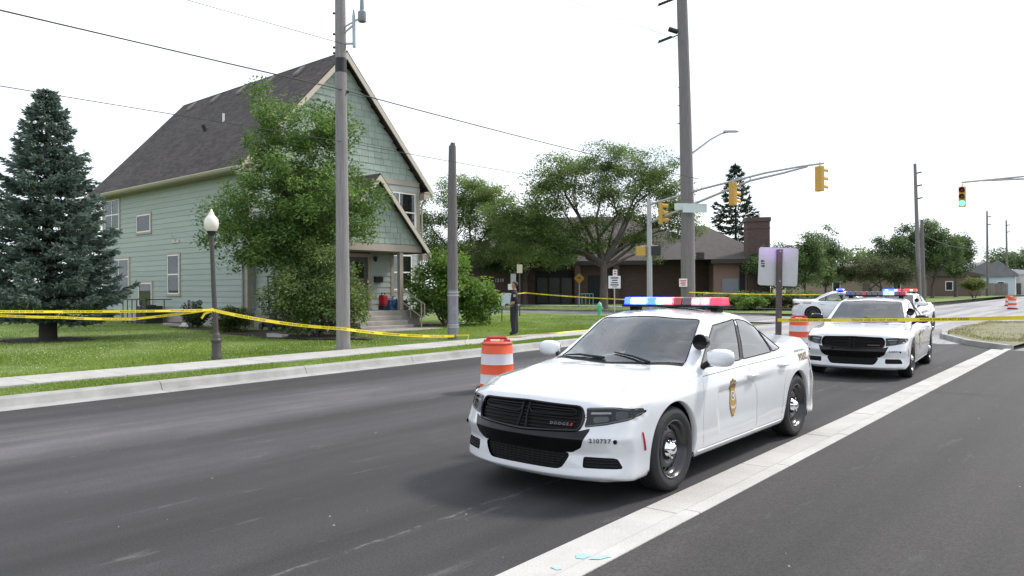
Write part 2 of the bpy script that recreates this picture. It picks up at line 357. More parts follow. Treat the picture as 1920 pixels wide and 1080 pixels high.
# grass blades: too many to count, one object
def grass(name, boxes, n, hmin, hmax, skip, zf, material, wd=0.012, seed=3):
    g = np.random.default_rng(seed); A = np.array([(b[1] - b[0]) * (b[3] - b[2]) * b[4] for b in boxes]); ks = g.choice(len(boxes), n, p=A / A.sum()); B = np.array(boxes)[ks]
    x = B[:, 0] + g.random(n) * (B[:, 1] - B[:, 0]); y = B[:, 2] + g.random(n) * (B[:, 3] - B[:, 2])
    ok = np.array([not skip(a, b) for a, b in zip(x, y)]); x, y = x[ok], y[ok]; n = len(x)
    z = np.array([zf(a, b) for a, b in zip(x, y)]) - 0.01
    h = (hmin + (hmax - hmin) * g.random(n) ** 1.6) * (0.8 + 0.35 * np.sin(x * 1.3 + 2 * np.sin(y * .7)) * np.sin(y * 1.1 + x * .4)); th = g.random(n) * 2 * np.pi; ln = h * (0.3 + 0.7 * g.random(n)); t2 = g.random(n) * 2 * np.pi
    dx, dy = np.cos(th) * wd, np.sin(th) * wd
    V = np.empty((n, 3, 3)); V[:, 0] = np.stack([x - dx, y - dy, z], 1); V[:, 1] = np.stack([x + dx, y + dy, z], 1)
    V[:, 2] = np.stack([x + np.cos(t2) * ln * .7, y + np.sin(t2) * ln * .7, z + h], 1)
    me = mesh_np(name, V.reshape(-1, 3), np.arange(3 * n).reshape(n, 3))
    at = me.attributes.new('rnd', 'FLOAT', 'FACE'); at.data.foreach_set('value', np.clip(g.normal(0.5 + 0.18 * np.sin(x * .8 + y * .5), .22), 0, 1).astype(np.float32))
    return tag(link(name, me, material), kind='stuff')
M_grass = leaf_mat('grass_blade', (0.095, 0.155, 0.024), (0.27, 0.355, 0.078), 0.35)
def skip_lawn(x, y):
    if -15.76 < x < -14.34: return random.random() > 0.02
    if not near_keep(x, y): return True
    if (abs(x + 21.9) / 3.9) ** 2 + (abs(y - 14.3) / 1.45) ** 2 < 0.8: return True
    if (abs(x + 25.7) / 1.7) ** 2 + (abs(y - 8.35) / 1.2) ** 2 < 0.7: return True
    if x < -22.3 and y > 15.3 and y < 21.5: return True
    if -22.5 < x < -20.3 and 16.6 < y < 19.9: return True
    if x < -26.4 and y > 15.3: return True
    return False
tag(grass('lawn_grass', [(-22, -13.1, 0.5, 26, 3.0), (-40, -22, 2, 34, 0.8), (-22, -13.1, 26, 36, 1.2), (-14.4, -13.1, 0.5, 26, 4.0)], 300000, 0.035, 0.085, skip_lawn, lawn_z, M_grass), 'short green lawn grass around the house', 'grass')
tag(grass('corner_grass', [(-75, -13.9, 44.6, 80, 1.0)], 50000, 0.05, 0.10, lambda x, y: (50 > y > 49.4) or not (x < -17.5 or y > 48), lambda x, y: 0.15 + 0.15 * min(max((y - 44) / 10, 0), 1), M_grass, wd=0.03, seed=5), 'short grass on the lawn before the brick building', 'grass')
tag(grass('island_weeds', [(-5.0, -2.2, 25.5, 40, 1.0)], 9000, 0.03, 0.10, lambda x, y: x < -2.6 - (y - 24) * 0.45, lambda x, y: 0.16, leaf_mat('weed_blade', (0.14, 0.14, 0.05), (0.30, 0.28, 0.14), 0.3), wd=0.012, seed=6), 'thin dry weeds on the raised island', 'weeds')
# white clover heads in the lawn
g = np.random.default_rng(11); n = 800; x = -22 + 6.0 * g.random(n); y = 2 + 18 * g.random(n); V = []; F = []
for i in range(n):
    if skip_lawn(x[i], y[i]) or math.sin(x[i] * 1.1 + 1) * math.sin(y[i] * .6) < -0.25: continue
    z = lawn_z(x[i], y[i]) + 0.05 + 0.03 * random.random(); r_ = 0.011; b = len(V)
    V += [(x[i] + r_, y[i], z), (x[i], y[i] + r_, z), (x[i] - r_, y[i], z), (x[i], y[i] - r_, z), (x[i], y[i], z + r_), (x[i], y[i], z - r_)]
    F += [(b, b + 1, b + 4), (b + 1, b + 2, b + 4), (b + 2, b + 3, b + 4), (b + 3, b, b + 4), (b + 1, b, b + 5), (b + 2, b + 1, b + 5), (b + 3, b + 2, b + 5), (b, b + 3, b + 5)]
tag(link('clover_flowers', mesh_np('clover_flowers', V, F), mat('clover_white', (0.62, 0.58, 0.50), 0.8)), 'small white clover flowers scattered in the lawn', 'flowers', kind='stuff')
# loose gravel on the new asphalt
V = []; F = []
for i in range(170):
    x_, y_ = random.uniform(-12.5, 1.5), random.uniform(1.5, 16) ; r_ = random.choice([.003, .004, .005, .006, .010]); z = 0.0 if x_ < -2.9 else 0.045
    if -3.05 < x_ < -2.35: continue
    b = len(V); q = [random.uniform(.6, 1.3) * r_ for _ in range(6)]
    V += [(x_ + q[0], y_, z), (x_, y_ + q[1], z), (x_ - q[2], y_, z), (x_, y_ - q[3], z), (x_, y_, z + q[4])]
    F += [(b, b + 1, b + 4), (b + 1, b + 2, b + 4), (b + 2, b + 3, b + 4), (b + 3, b, b + 4)]
tag(link('loose_gravel', mesh_np('loose_gravel', V, F), mat('gravel', (0.24, 0.23, 0.21), 0.9, 0.4, 3.0)), 'small loose stones scattered over the asphalt', 'gravel', kind='stuff')
# blue utility paint on the strip
def smear(name, pts, z0, parent=None):
    m = MB().add([(x, y, z0) for x, y in pts], [tuple(range(len(pts)))]); return m.build(name, mat('blue_marking_paint', (0.30, 0.48, 0.53), 0.9, 0.3, 30), parent)
um = thing('utility_paint_mark', 'faded light blue utility marking sprayed on the concrete strip', 'paint mark', (0, 0, 0))
for pts, z0 in (([(-2.80, 3.98), (-2.76, 3.93), (-2.715, 3.95), (-2.715, 4.02), (-2.77, 4.04)], .0135), ([(-2.62, 3.86), (-2.56, 3.90), (-2.53, 3.99), (-2.56, 4.0), (-2.60, 3.93)], .0605), ([(-2.80, 3.70), (-2.74, 3.69), (-2.72, 3.72), (-2.78, 3.73)], .0135)): smear('stroke', pts, z0, um)
# ------------------------------------------------------------------ the green house
def wpart(mb, name, material, parent, **k):
    """a part whose vertices are given in world coordinates under an unrotated thing"""
    o = mb.build(name, material, parent, **k); L = parent.location.copy()
    if parent.parent: L = Vector((0, 0, 0))
    o.location = -L
    return o
def sub(mb, name, material, parent, **k):
    return mb.build(name, material, parent, **k)          # a sub-part shares its part's frame
M_side = mat('side_siding', (0.345, 0.395, 0.366), 0.75, 0.05, 1.5, 0.1, 60, stretch=(0.3, 1, 3), obvar=0.05)
M_shin = mat('gable_shingle', (0.295, 0.355, 0.31), 0.8, 0.07, 6, 0.3, 80, stretch=(3, 3, 0.4), obvar=0.10)
M_wallb = mat('wall_behind', (0.13, 0.16, 0.14), 0.9)
M_trim = mat('taupe_trim', (0.36, 0.315, 0.265), 0.7, 0.06, 2)
M_trim_l = mat('tan_rake_board', (0.50, 0.45, 0.37), 0.7, 0.06, 2)
M_found = mat('foundation', (0.36, 0.34, 0.32), 0.9, 0.12, 2, 0.3, 40)
M_wwhite = mat('white_vinyl', (0.72, 0.72, 0.70), 0.4)
M_pane = glass_mat('window_pane', (0.70, 0.76, 0.74), 0.03, 0.9)
M_blind = mat('window_blind', (0.36, 0.40, 0.38), 0.8, 0.05, 8, stretch=(0.2, 0.2, 6))
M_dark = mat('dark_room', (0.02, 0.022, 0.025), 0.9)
M_step = mat('step_concrete', (0.30, 0.275, 0.25), 0.9, 0.12, 3, 0.3, 50)
M_blackm = mat('black_metal', (0.018, 0.017, 0.017), 0.5, 0.2, 20)
M_brownm = mat('brown_metal', (0.055, 0.046, 0.042), 0.5, 0.2, 20)
def roof_mat(name, c0, c1, ax=(1, 1)):
    m = bpy.data.materials.new(name); m.use_nodes = True; n = m.node_tree.nodes; l = m.node_tree.links; b = n['Principled BSDF']
    tc = n.new('ShaderNodeTexCoord'); sp = n.new('ShaderNodeSeparateXYZ'); l.new(tc.outputs['Object'], sp.inputs[0]); cb = n.new('ShaderNodeCombineXYZ')
    l.new(sp.outputs['X'], cb.inputs[0]); l.new(sp.outputs['Z'], cb.inputs[1])
    br = n.new('ShaderNodeTexBrick'); br.inputs['Scale'].default_value = 1.0; br.inputs['Brick Width'].default_value = 0.33; br.inputs['Row Height'].default_value = 0.105; br.inputs['Mortar Size'].default_value = 0.004
    br.inputs['Color1'].default_value = (*c0, 1); br.inputs['Color2'].default_value = (*c1, 1); br.inputs['Mortar'].default_value = tuple(c * .5 for c in c0) + (1,); br.inputs['Bias'].default_value = -0.1
    l.new(cb.outputs[0], br.inputs[0])
    nz = n.new('ShaderNodeTexNoise'); nz.inputs['Scale'].default_value = 0.7; nz.inputs['Detail'].default_value = 5; l.new(tc.outputs['Object'], nz.inputs[0])
    nf = n.new('ShaderNodeTexNoise'); nf.inputs['Scale'].default_value = 35; nf.inputs['Detail'].default_value = 2; l.new(tc.outputs['Object'], nf.inputs[0])
    ad = n.new('ShaderNodeMath'); ad.operation = 'ADD'; l.new(nz.outputs[0], ad.inputs[0]); l.new(nf.outputs[0], ad.inputs[1])
    hs = n.new('ShaderNodeHueSaturation'); mr = n.new('ShaderNodeMapRange'); mr.inputs[1].default_value = 0.6; mr.inputs[2].default_value = 1.4; mr.inputs[3].default_value = 0.6; mr.inputs[4].default_value = 1.4; l.new(ad.outputs[0], mr.inputs[0]); l.new(mr.outputs[0], hs.inputs['Value']); l.new(br.outputs[0], hs.inputs['Color'])
    l.new(hs.outputs[0], b.inputs['Base Color']); b.inputs['Roughness'].default_value = 0.95
    bp = n.new('ShaderNodeBump'); bp.inputs['Strength'].default_value = 0.6; bp.inputs['Distance'].default_value = 0.01; l.new(br.outputs['Fac'], bp.inputs['Height']); bp.invert = True; l.new(bp.outputs[0], b.inputs['Normal'])
    return m
M_roof = roof_mat('roof_shingles', (0.036, 0.029, 0.029), (0.076, 0.062, 0.059))

HX, HY = -27.4, 16.1                       # front-left corner of the walls
house = thing('house', 'two storey pale green clapboard house with steep dark shingle roof', 'house', (HX, HY, 0.2))
XB, YR = -41.5, 25.5                        # back wall, right wall
ZE, ZR, YM = 6.70, 12.45, 20.8
k_ = (ZR - ZE) / (YM - 15.6)
wpart(MB().box(XB + .03, HX - .03, HY + .03, YR - .03, 0.0, 0.72), 'foundation', M_found, house)
wm = MB(); wm.prism([(HY + .04, 0.72), (YR - .04, 0.72), (YR - .04, 7.0), (YM, ZR - 0.35), (HY + .04, 7.0)], XB + .04, HX - .04, 'x')
wpart(wm, 'wall', M_wallb, house)
def board(x0, x1, z0, h=0.262, axis='x', face=HY, out=-1):
    m = MB(); a, b, c = face + out * 0.026, face + out * 0.006, face - out * 0.03
    if axis == 'x': m.add([(x0, a, z0), (x1, a, z0), (x1, b, z0 + h), (x0, b, z0 + h), (x0, c, z0), (x1, c, z0), (x1, c, z0 + h), (x0, c, z0 + h)], [(0, 1, 2, 3), (4, 7, 6, 5), (0, 4, 5, 1), (3, 2, 6, 7), (0, 3, 7, 4), (1, 5, 6, 2)])
    else: m.add([(a, x0, z0), (a, x1, z0), (b, x1, z0 + h), (b, x0, z0 + h), (c, x0, z0), (c, x1, z0), (c, x1, z0 + h), (c, x0, z0 + h)], [(0, 1, 2, 3), (4, 7, 6, 5), (0, 4, 5, 1), (3, 2, 6, 7), (0, 3, 7, 4), (1, 5, 6, 2)])
    return m
for i in range(25): wpart(board(XB, HX - .1, 0.72 + i * 0.243), 'siding_board', M_side, house)
for i in range(25): wpart(board(HY + .1, YR - .1, 0.72 + i * 0.243, axis='y', face=HX, out=1), 'siding_board', M_side, house)
def shingles(parent, x, yc, z0, half, k, row, wmin, wmax, top, seed):
    """rows of single shakes filling a gable triangle"""
    rg = random.Random(seed); z = z0; q = 0
    while z < top:
        hw = half - (z - z0) / k; y = yc - hw - rg.uniform(0, wmax); 
        while y < yc + hw:
            wd = rg.uniform(wmin, wmax); a, b = max(y, yc - hw - .02), min(y + wd - 0.012, yc + hw + .02)
            if b - a > 0.04:
                dz = rg.uniform(-.006, .006); o_ = rg.uniform(0.02, 0.03); zt = z + row + .02
                cut = lambda yy: min(zt, z0 + (half + .05 - abs(yy - yc)) * k)
                m = MB(); m.add([(x + o_, a, z + dz), (x + o_, b, z + dz), (x + .006, b, max(cut(b), z + .03)), (x + .006, a, max(cut(a), z + .03)), (x - .03, a, z + dz), (x - .03, b, z + dz), (x - .03, b, max(cut(b), z + .03)), (x - .03, a, max(cut(a), z + .03))], [(0, 1, 2, 3), (4, 7, 6, 5), (0, 4, 5, 1), (3, 2, 6, 7), (0, 3, 7, 4), (1, 5, 6, 2)])
                wpart(m, 'shingle', M_shin, parent)
            y += wd
        z += row; q += 1
shingles(house, HX, YM, 7.05, 4.62, k_, 0.30, 0.34, 0.55, ZR - 0.5, 5)
wpart(MB().box(HX + .002, HX + .05, HY, YR, 6.80, 7.04), 'band_board', M_trim, house, bevel=.005, seg=1)
for (x0, x1, y0, y1) in ((HX - .12, HX + .035, HY - .035, HY + .12), (HX - .12, HX + .035, YR - .12, YR + .035), (XB - .035, XB + .12, HY - .035, HY + .1)):
    wpart(MB().box(x0, x1, y0, y1, 0.70, 6.78), 'corner_board', M_trim, house)
wpart(MB().box(XB, HX - .12, HY - .03, HY + .05, 6.45, 6.72), 'frieze_board', M_trim, house)
# roof: two slabs, rake boards, gutters, vents
def slope(y0, z0, y1, z1, x0, x1, th):
    m = MB(); dy, dz = y1 - y0, z1 - z0; L = math.hypot(dy, dz); ny, nz = -dz / L * th, dy / L * th
    if nz < 0: ny, nz = -ny, -nz
    P = [(y0, z0), (y1, z1), (y1 - ny, z1 - nz), (y0 - ny, z0 - nz)]
    return m.prism(P, x0, x1, 'x')
RX0, RX1 = -42.2, -27.0
rf = wpart(slope(15.55, ZE, YM, ZR + .03, RX0, RX1, 0.10), 'roof', M_roof, house)
rf2 = wpart(slope(26.05, ZE, YM, ZR + .03, RX0, RX1, 0.10), 'roof', M_roof, house)
for y0 in (15.55, 26.05):
    for (x0, x1) in ((RX1 - .04, RX1 + .012), (RX0 - .012, RX0 + .04)):
        m = MB(); s_ = 1 if y0 < YM else -1
        m.prism([(y0 - s_ * .03, ZE - .05), (YM, ZR - .06), (YM, ZR - .36), (y0 - s_ * .03, ZE - .33)], x0, x1, 'x')
        wpart(m, 'rake_board', M_trim_l, house)
    wpart(MB().box(RX0, RX1, min(y0, y0 + (0.55 if y0 < YM else -0.55)), max(y0, y0 + (0.55 if y0 < YM else -0.55)), ZE - .20, ZE - .15), 'soffit', M_trim, house)
    sg = -1 if y0 < YM else 1
    m = MB(); m.prism([(y0, ZE - .17), (y0 + sg * .06, ZE - .16), (y0 + sg * .12, ZE - .08), (y0 + sg * .12, ZE - .04), (y0, ZE - .04)], RX0 + .02, RX1 - .06, 'x')
    wpart(m, 'gutter', M_trim_l, house)
    m = MB(); m.prism([(y0, ZE - .04), (y0 + sg * .55 * -1, ZE - .16), (y0 + sg * .55 * -1, ZE - .55), (y0, ZE - .35)], RX1 - .35, RX1 - .02, 'x'); wpart(m, 'eave_return', M_trim, house)
for vx in (-40.3, -37.7, -35.1, -32.5, -30.0):
    vy = YM - 0.42; vz = ZE + (vy - 15.55) * k_ + .02
    m = MB(); m.add([(vx - .22, vy - .28, vz - .20), (vx + .22, vy - .28, vz - .20), (vx + .18, vy + .16, vz + .24), (vx - .18, vy + .16, vz + .24), (vx - .22, vy - .28, vz - .32), (vx + .22, vy - .28, vz - .32), (vx + .18, vy + .16, vz + .12), (vx - .18, vy + .16, vz + .12)], [(0, 1, 2, 3), (4, 7, 6, 5), (0, 4, 5, 1), (3, 2, 6, 7), (0, 3, 7, 4), (1, 5, 6, 2)])
    wpart(m, 'roof_vent', mat('vent_metal', (0.11, 0.10, 0.09), 0.6, .1, 5), house)
wpart(MB().tube([(-33.4, 18.4, 9.6), (-33.4, 18.4, 10.2)], .055, 10), 'vent_pipe', M_wwhite, house)
wpart(MB().tube([(-34.5, 18.1, 9.4), (-34.5, 17.95, 9.75)], .10, 10), 'exhaust_vent', M_blackm, house)
wpart(MB().tube([(RX1 - .2, 26.1, ZE - .15), (RX1 - .3, 25.9, ZE - .4), (HX + .1, 25.6, ZE - .75), (HX + .1, 25.6, 0.3)], .045, 8), 'downspout', M_trim, house)
wpart(MB().tube([(HX - .25, HY - .1, 6.5), (HX - .25, HY - .07, 0.3)], .04, 8), 'downspout', M_trim, house)

def window(parent, axis, face, out, u0, u1, z0, z1, vb=(), hb=(), trim=0.10, blind=None, off=(0, 0, 0)):
    """white window: trim, frame (> pane, blind), muntins; axis 'y' faces -y, axis 'x' faces +x"""
    def bx(m, a0, a1, b0, b1, d0, d1):
        p, q = sorted((face + out * d0, face + out * d1))
        return m.box(a0, a1, p, q, b0, b1) if axis == 'y' else m.box(p, q, a0, a1, b0, b1)
    t = MB(); T = trim
    bx(t, u0 - T, u1 + T, z1, z1 + T, -.02, .05); bx(t, u0 - T, u0, z0, z1, -.02, .05); bx(t, u1, u1 + T, z0, z1, -.02, .05); bx(t, u0 - T - .02, u1 + T + .02, z0 - T, z0, -.02, .07)
    wpart(t, 'window_trim', M_trim, parent)
    f = MB(); s_ = 0.055
    bx(f, u0, u1, z1 - s_, z1, -.01, .062); bx(f, u0, u1, z0, z0 + s_, -.01, .062); bx(f, u0, u0 + s_, z0 + s_, z1 - s_, -.01, .062); bx(f, u1 - s_, u1, z0 + s_, z1 - s_, -.01, .062)
    fr = wpart(f, 'window', M_wwhite, parent)
    us = [u0 + s_] + [u0 + (u1 - u0) * v for v in vb] + [u1 - s_]; zs = [z0 + s_] + [z0 + (z1 - z0) * v for v in hb] + [z1 - s_]
    for v in vb: sub(bx(MB(), u0 + (u1 - u0) * v - .03, u0 + (u1 - u0) * v + .03, z0 + s_, z1 - s_, -.012, .060), 'mullion', M_wwhite, fr)
    for v in hb: sub(bx(MB(), u0 + s_, u1 - s_, z0 + (z1 - z0) * v - .03, z0 + (z1 - z0) * v + .03, -.013, .059), 'meeting_rail', M_wwhite, fr)
    for a, b in zip(us, us[1:]):
        for c, d in zip(zs, zs[1:]): sub(bx(MB(), a, b, c, d, .042, .047), 'pane', M_pane, fr)
    bh = blind if blind is not None else 0.5
    zz = z0 + (z1 - z0) * bh
    if bh < 1: sub(bx(MB(), u0, u1, zz, z1, -.035, .032), 'blind', M_blind, fr)
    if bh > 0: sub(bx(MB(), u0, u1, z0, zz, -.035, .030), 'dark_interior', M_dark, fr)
    return fr
window(house, 'y', HY, -1, -41.15, -39.45, 4.85, 6.38, (0.5,), (0.5,), blind=.45)
window(house, 'y', HY, -1, -37.4, -35.95, 4.55, 5.40, blind=.1)
window(house, 'y', HY, -1, -40.6, -38.35, 1.52, 3.32, (0.5,), (0.5,), blind=.5)
window(house, 'y', HY, -1, -34.2, -33.1, 1.56, 3.36, (), (0.5,), blind=.52)
window(house, 'y', HY, -1, -37.25, -35.85, 0.95, 2.1, (), (), blind=.0)
window(house, 'x', HX, 1, 16.45, 18.0, 1.72, 3.40, (0.5,), (0.5,), blind=.5)
window(house, 'x', HX, 1, 23.3, 25.2, 4.55, 6.45, (0.45,), (0.5,), blind=.98)
window(house, 'x', HX, 1, 23.3, 24.95, 1.7, 3.4, (0.5,), (0.5,), blind=.5)
wpart(MB().box(-33.75, -33.1, HY - .06, HY - .02, 3.9, 4.02).tube([(-33.4, HY - .05, 3.95), (-33.45, HY - .2, 4.25)], .025), 'wall_bracket', mat('grey_plastic', (0.5, 0.5, 0.48), 0.5), house)
wpart(MB().box(-32.0, -31.75, HY - .12, HY - .02, 0.95, 1.25).tube([(-32.2, HY - .06, 0.3), (-32.2, HY - .06, 1.3)], .05), 'meter_box', mat('meter_grey', (0.16, 0.17, 0.17), 0.5), house)
wpart(MB().box(-40.5, -39.3, HY + .02, HY - .03, 0.28, 0.62), 'basement_vent', M_found, house)

# porch with its own gable
PXF, PXW = -22.55, -24.1                   # porch front, porch room wall
PY0, PY1, PYM = 16.35, 21.0, 18.68
wpart(MB().box(HX, PXF, PY0, PY1, 0.0, 0.88), 'porch_floor', M_step, house, bevel=.01, seg=1)
for i, (dx, zt) in enumerate(((0.32, 0.70), (0.64, 0.52), (0.96, 0.35))):
    wpart(MB().box(PXF + .002 + (0.32 * i if i else 0), PXF + dx, 17.2, 19.75 + 0.02 * i, 0.0, zt), 'step', M_step, house, bevel=.012, seg=1)
wpart(MB().box(PXF + .96, PXF + 2.3, 17.0, 20.1, 0.10, 0.245), 'porch_pad', M_step, house, bevel=.01, seg=1)
rm = MB().box(HX - .02, PXW - .04, PY0 + .1, PY1 - .1, 0.88, 3.5); wpart(rm, 'porch_wall', M_wallb, house)
for i in range(11):
    wpart(board(19.72, PY1 - .22, 0.88 + i * 0.235, axis='y', face=PXW, out=1), 'siding_board', M_side, house)
    wpart(board(PY0 + .12, 18.4, 0.88 + i * 0.235, axis='y', face=PXW, out=1), 'siding_board', M_side, house)
    wpart(board(HX, PXW - .02, 0.88 + i * 0.235, axis='x', face=PY0 + .1, out=-1), 'siding_board', M_side, house)
wpart(MB().box(PXW - .1, PXW + .035, PY1 - .22, PY1 - .06, 0.88, 3.45), 'corner_board', M_trim, house)
dr = wpart(MB().box(PXW - .03, PXW + .02, 18.55, 19.55, 0.90, 3.05), 'door', mat('brown_door', (0.075, 0.06, 0.055), 0.5, .15, 4), house, bevel=.005, seg=1)
sub(MB().lathe([(0, 0), (.035, .01), (.035, .05), (0, .06)], 10, (PXW + .02, 18.68, 1.9), 'x'), 'handle', mat('brass', (0.6, 0.45, 0.2), 0.3, metal=1), dr)
sub(MB().box(PXW + .021, PXW + .026, 18.75, 19.35, 2.2, 2.85), 'pane', M_pane, dr)
m = MB().box(PXW - .02, PXW + .04, 18.40, 18.55, 0.88, 3.2).box(PXW - .02, PXW + .04, 19.55, 19.70, 0.88, 3.2).box(PXW - .02, PXW + .04, 18.55, 19.55, 3.05, 3.2)
wpart(m, 'door_frame', M_trim, house)
mbx = wpart(MB().box(PXW + .03, PXW + .16, 19.85, 20.25, 2.02, 2.25), 'mailbox', M_blackm, house, bevel=.02)
sub(MB().add([(PXW + .03, 19.83, 2.27), (PXW + .03, 20.27, 2.27), (PXW + .19, 20.27, 2.2), (PXW + .19, 19.83, 2.2)], [(0, 1, 2, 3)]), 'lid', M_blackm, mbx)
wpart(MB().lathe([(.02, .0), (.09, -.02), (.07, -.18), (.03, -.22)], 10, (PXW + .12, 19.88, 3.1)), 'porch_lamp', M_blackm, house)
bm_ = MB().box(PXF - .14, PXF + .03, PY0 - .1, PY1 + .1, 3.24, 3.52).box(PXW, PXF - .15, PY1 - .1, PY1 + .06, 3.24, 3.52).box(PXW, PXF - .15, PY0 - .06, PY0 + .1, 3.24, 3.52)
wpart(bm_, 'porch_beam', M_trim, house)
wpart(MB().box(PXW, PXF - .14, PY0 + .1, PY1 - .1, 3.26, 3.30), 'porch_ceiling', M_trim, house)
for y0 in (20.05, PY0 + .1): wpart(MB().box(PXF - .2, PXF - .03, y0 - .09, y0 + .09, 0.88, 3.24), 'column', M_trim, house, bevel=.008, seg=1)
gp = MB().prism([(PY0, 3.52), (PY1, 3.52), (PYM, 3.52 + (PY1 - PYM) * k_)], HX, PXF - .04, 'x'); wpart(gp, 'gable_wall', M_wallb, house)
shingles(house, PXF, PYM, 3.54, PY1 - PYM, k_, 0.225, 0.24, 0.42, 3.52 + (PY1 - PYM) * k_ - .25, 9)
PZE = 3.52 - 0.34 * k_ + .12; PZR = 3.52 + (PY1 - PYM) * k_ + .14
for y0 in (PY0 - .34, PY1 + .34):
    wpart(slope(y0, PZE, PYM, PZR, HX, PXF + .32, .09), 'porch_roof', M_roof, house)
    s_ = 1 if y0 < PYM else -1
    m = MB(); m.prism([(y0 - s_ * .02, PZE - .05), (PYM, PZR - .06), (PYM, PZR - .30), (y0 - s_ * .02, PZE - .28)], PXF + .29, PXF + .335, 'x'); wpart(m, 'rake_board', M_trim_l, house)
    m = MB(); m.prism([(y0, PZE - .10), (y0 + s_ * .42, PZE - .10), (y0 + s_ * .42, PZE - .36), (y0, PZE - .28)], PXF + .03, PXF + .28, 'x'); wpart(m, 'eave_return', M_trim, house)
# handrail
rl = MB(); x0, x1, yy = PXF - .1, PXF + 1.0, 20.16
rl.tube([(x0, yy, 0.88), (x0, yy, 1.80)], .03, 8).tube([(x1, yy, 0.24), (x1, yy, 1.22)], .03, 8).tube([(x0, yy, 1.78), (x1, yy, 1.20)], .03, 8).tube([(x0, yy, 1.20), (x1, yy, 0.62)], .025, 8).tube([(x1, yy, 1.20), (x1 + .18, yy, 1.16), (x1 + .18, yy, 0.66), (x1, yy, 0.62)], .025, 8).tube([(x0 + .45, yy, .6), (x0 + .45, yy, 1.55)], .02, 8)
wpart(rl, 'handrail', M_trim, house, smooth=True)

# things round the house
cb = thing('red_cooler', 'red insulated bag with dark base standing on the porch floor', 'bag', (-23.75, 20.08, 0.88))
cb_m = MB().box(-.16, .16, -.13, .13, .18, .62); cb_m.build('body', mat('red_fabric', (0.45, 0.02, 0.03), 0.7, .2, 10), cb, bevel=.05)
MB().box(-.17, .17, -.14, .14, 0, .19).build('base', mat('navy_fabric', (0.02, 0.025, 0.07), 0.7), cb, bevel=.03)
MB().tube([(0, -.08, .6), (0, -.08, .7), (0, .08, .7), (0, .08, .6)], .02).build('handle', M_blackm, cb, smooth=True)
bb = thing('shopping_bag', 'blue patterned shopping bag beside the red bag on the porch', 'bag', (-23.7, 20.5, 0.88))
bgm = mat('blue_pattern', (0.02, 0.03, 0.10), 0.6, col2=(0.08, 0.32, 0.62), scale=9.0, detail=1.0)
MB().add([(-.13, -.22, 0), (.13, -.22, 0), (.13, .22, 0), (-.13, .22, 0), (-.16, -.25, .44), (.16, -.25, .40), (.16, .25, .45), (-.16, .25, .41)], [(0, 3, 2, 1), (0, 1, 5, 4), (1, 2, 6, 5), (2, 3, 7, 6), (3, 0, 4, 7), (4, 5, 6, 7)]).build('body', bgm, bb, bevel=.03)
MB().tube([(.15, -.12, .42), (.15, -.08, .56), (.15, .08, .56), (.15, .12, .42)], .015).build('handle', mat('navy_fabric', (0.02, 0.025, 0.07), 0.7), bb, smooth=True)
bxs = thing('folded_blankets', 'low stack of folded grey blankets beside the porch column', 'blankets', (-23.4, 20.85, 0.88))
for i in range(3): MB().box(-.2 + .02 * i, .2, -.16, .16 - .02 * i, i * .13, i * .13 + .125).build('blanket', mat('blanket%d' % i, ((.22, .18, .18), (.3, .29, .29), (.15, .12, .13))[i], 0.9, .2, 12), bxs, bevel=.04)
wr = thing('window_well_railing', 'black metal railing around the basement window well', 'railing', (-34.9, 15.4, 0.2))
for x_ in (-1.2, -.72, -.24, .24, .72, 1.2): MB().tube([(x_, -.55, 0), (x_, -.55, 1.12)], .022, 6).build('post', M_blackm, wr)
for x_ in (-1.2, 1.2): MB().tube([(x_, -.55, 1.12), (x_, .6, 1.12)], .022, 6).build('rail', M_blackm, wr); MB().tube([(x_, .25, 0), (x_, .25, 1.12)], .022, 6).build('post', M_blackm, wr)
for z_ in (1.12, .12): MB().tube([(-1.2, -.55, z_), (1.2, -.55, z_)], .025, 6).build('rail', M_blackm, wr)
ac = thing('air_conditioner', 'dark boxed air conditioner unit behind the black railing', 'air conditioner', (-34.75, 15.45, 0.2))
MB().box(-.5, .5, -.35, .4, 0.0, .82).build('cabinet', mat('ac_dark', (0.03, 0.03, 0.03), 0.5), ac, bevel=.02)
for i in range(8): MB().box(-.46, .46, -.372, -.352, .08 + i * .085, .12 + i * .085).build('slat', M_blackm, ac)
MB().lathe([(.30, .82), (.30, .86), (.05, .87)], 16).build('fan_guard', M_blackm, ac)
sk = thing('push_mower', 'black folded push mower leaning against the front of the house', 'mower', (-25.6, 15.5, 0.24))
MB().tube([(.9, -.1, .25), (-.1, .45, 2.0)], .025, 6).build('handle_bar', M_blackm, sk); MB().tube([(1.0, .15, .25), (0.0, .65, 2.0)], .025, 6).build('handle_bar', M_blackm, sk)
MB().tube([(-.1, .45, 2.0), (0.0, .65, 2.0)], .025, 6).build('grip', M_blackm, sk)
MB().box(.5, 1.2, -.2, .35, .1, .42).build('deck', M_blackm, sk, bevel=.06); MB().lathe([(.16, .42), (.14, .6), (.06, .64)], 12, (.85, .08, 0)).build('engine', M_blackm, sk)
for q in ((.55, -.24), (.55, .38), (1.15, -.24), (1.15, .38)): MB().lathe([(.02, -.03), (.13, -.03), (.13, .03), (.02, .03)], 14, (q[0], q[1], .13), 'y').build('wheel', M_blackm, sk)
sp = thing('splash_block', 'pale concrete splash block lying in the mulch bed', 'splash block', (-20.9, 13.3, 0.24), 0.4)
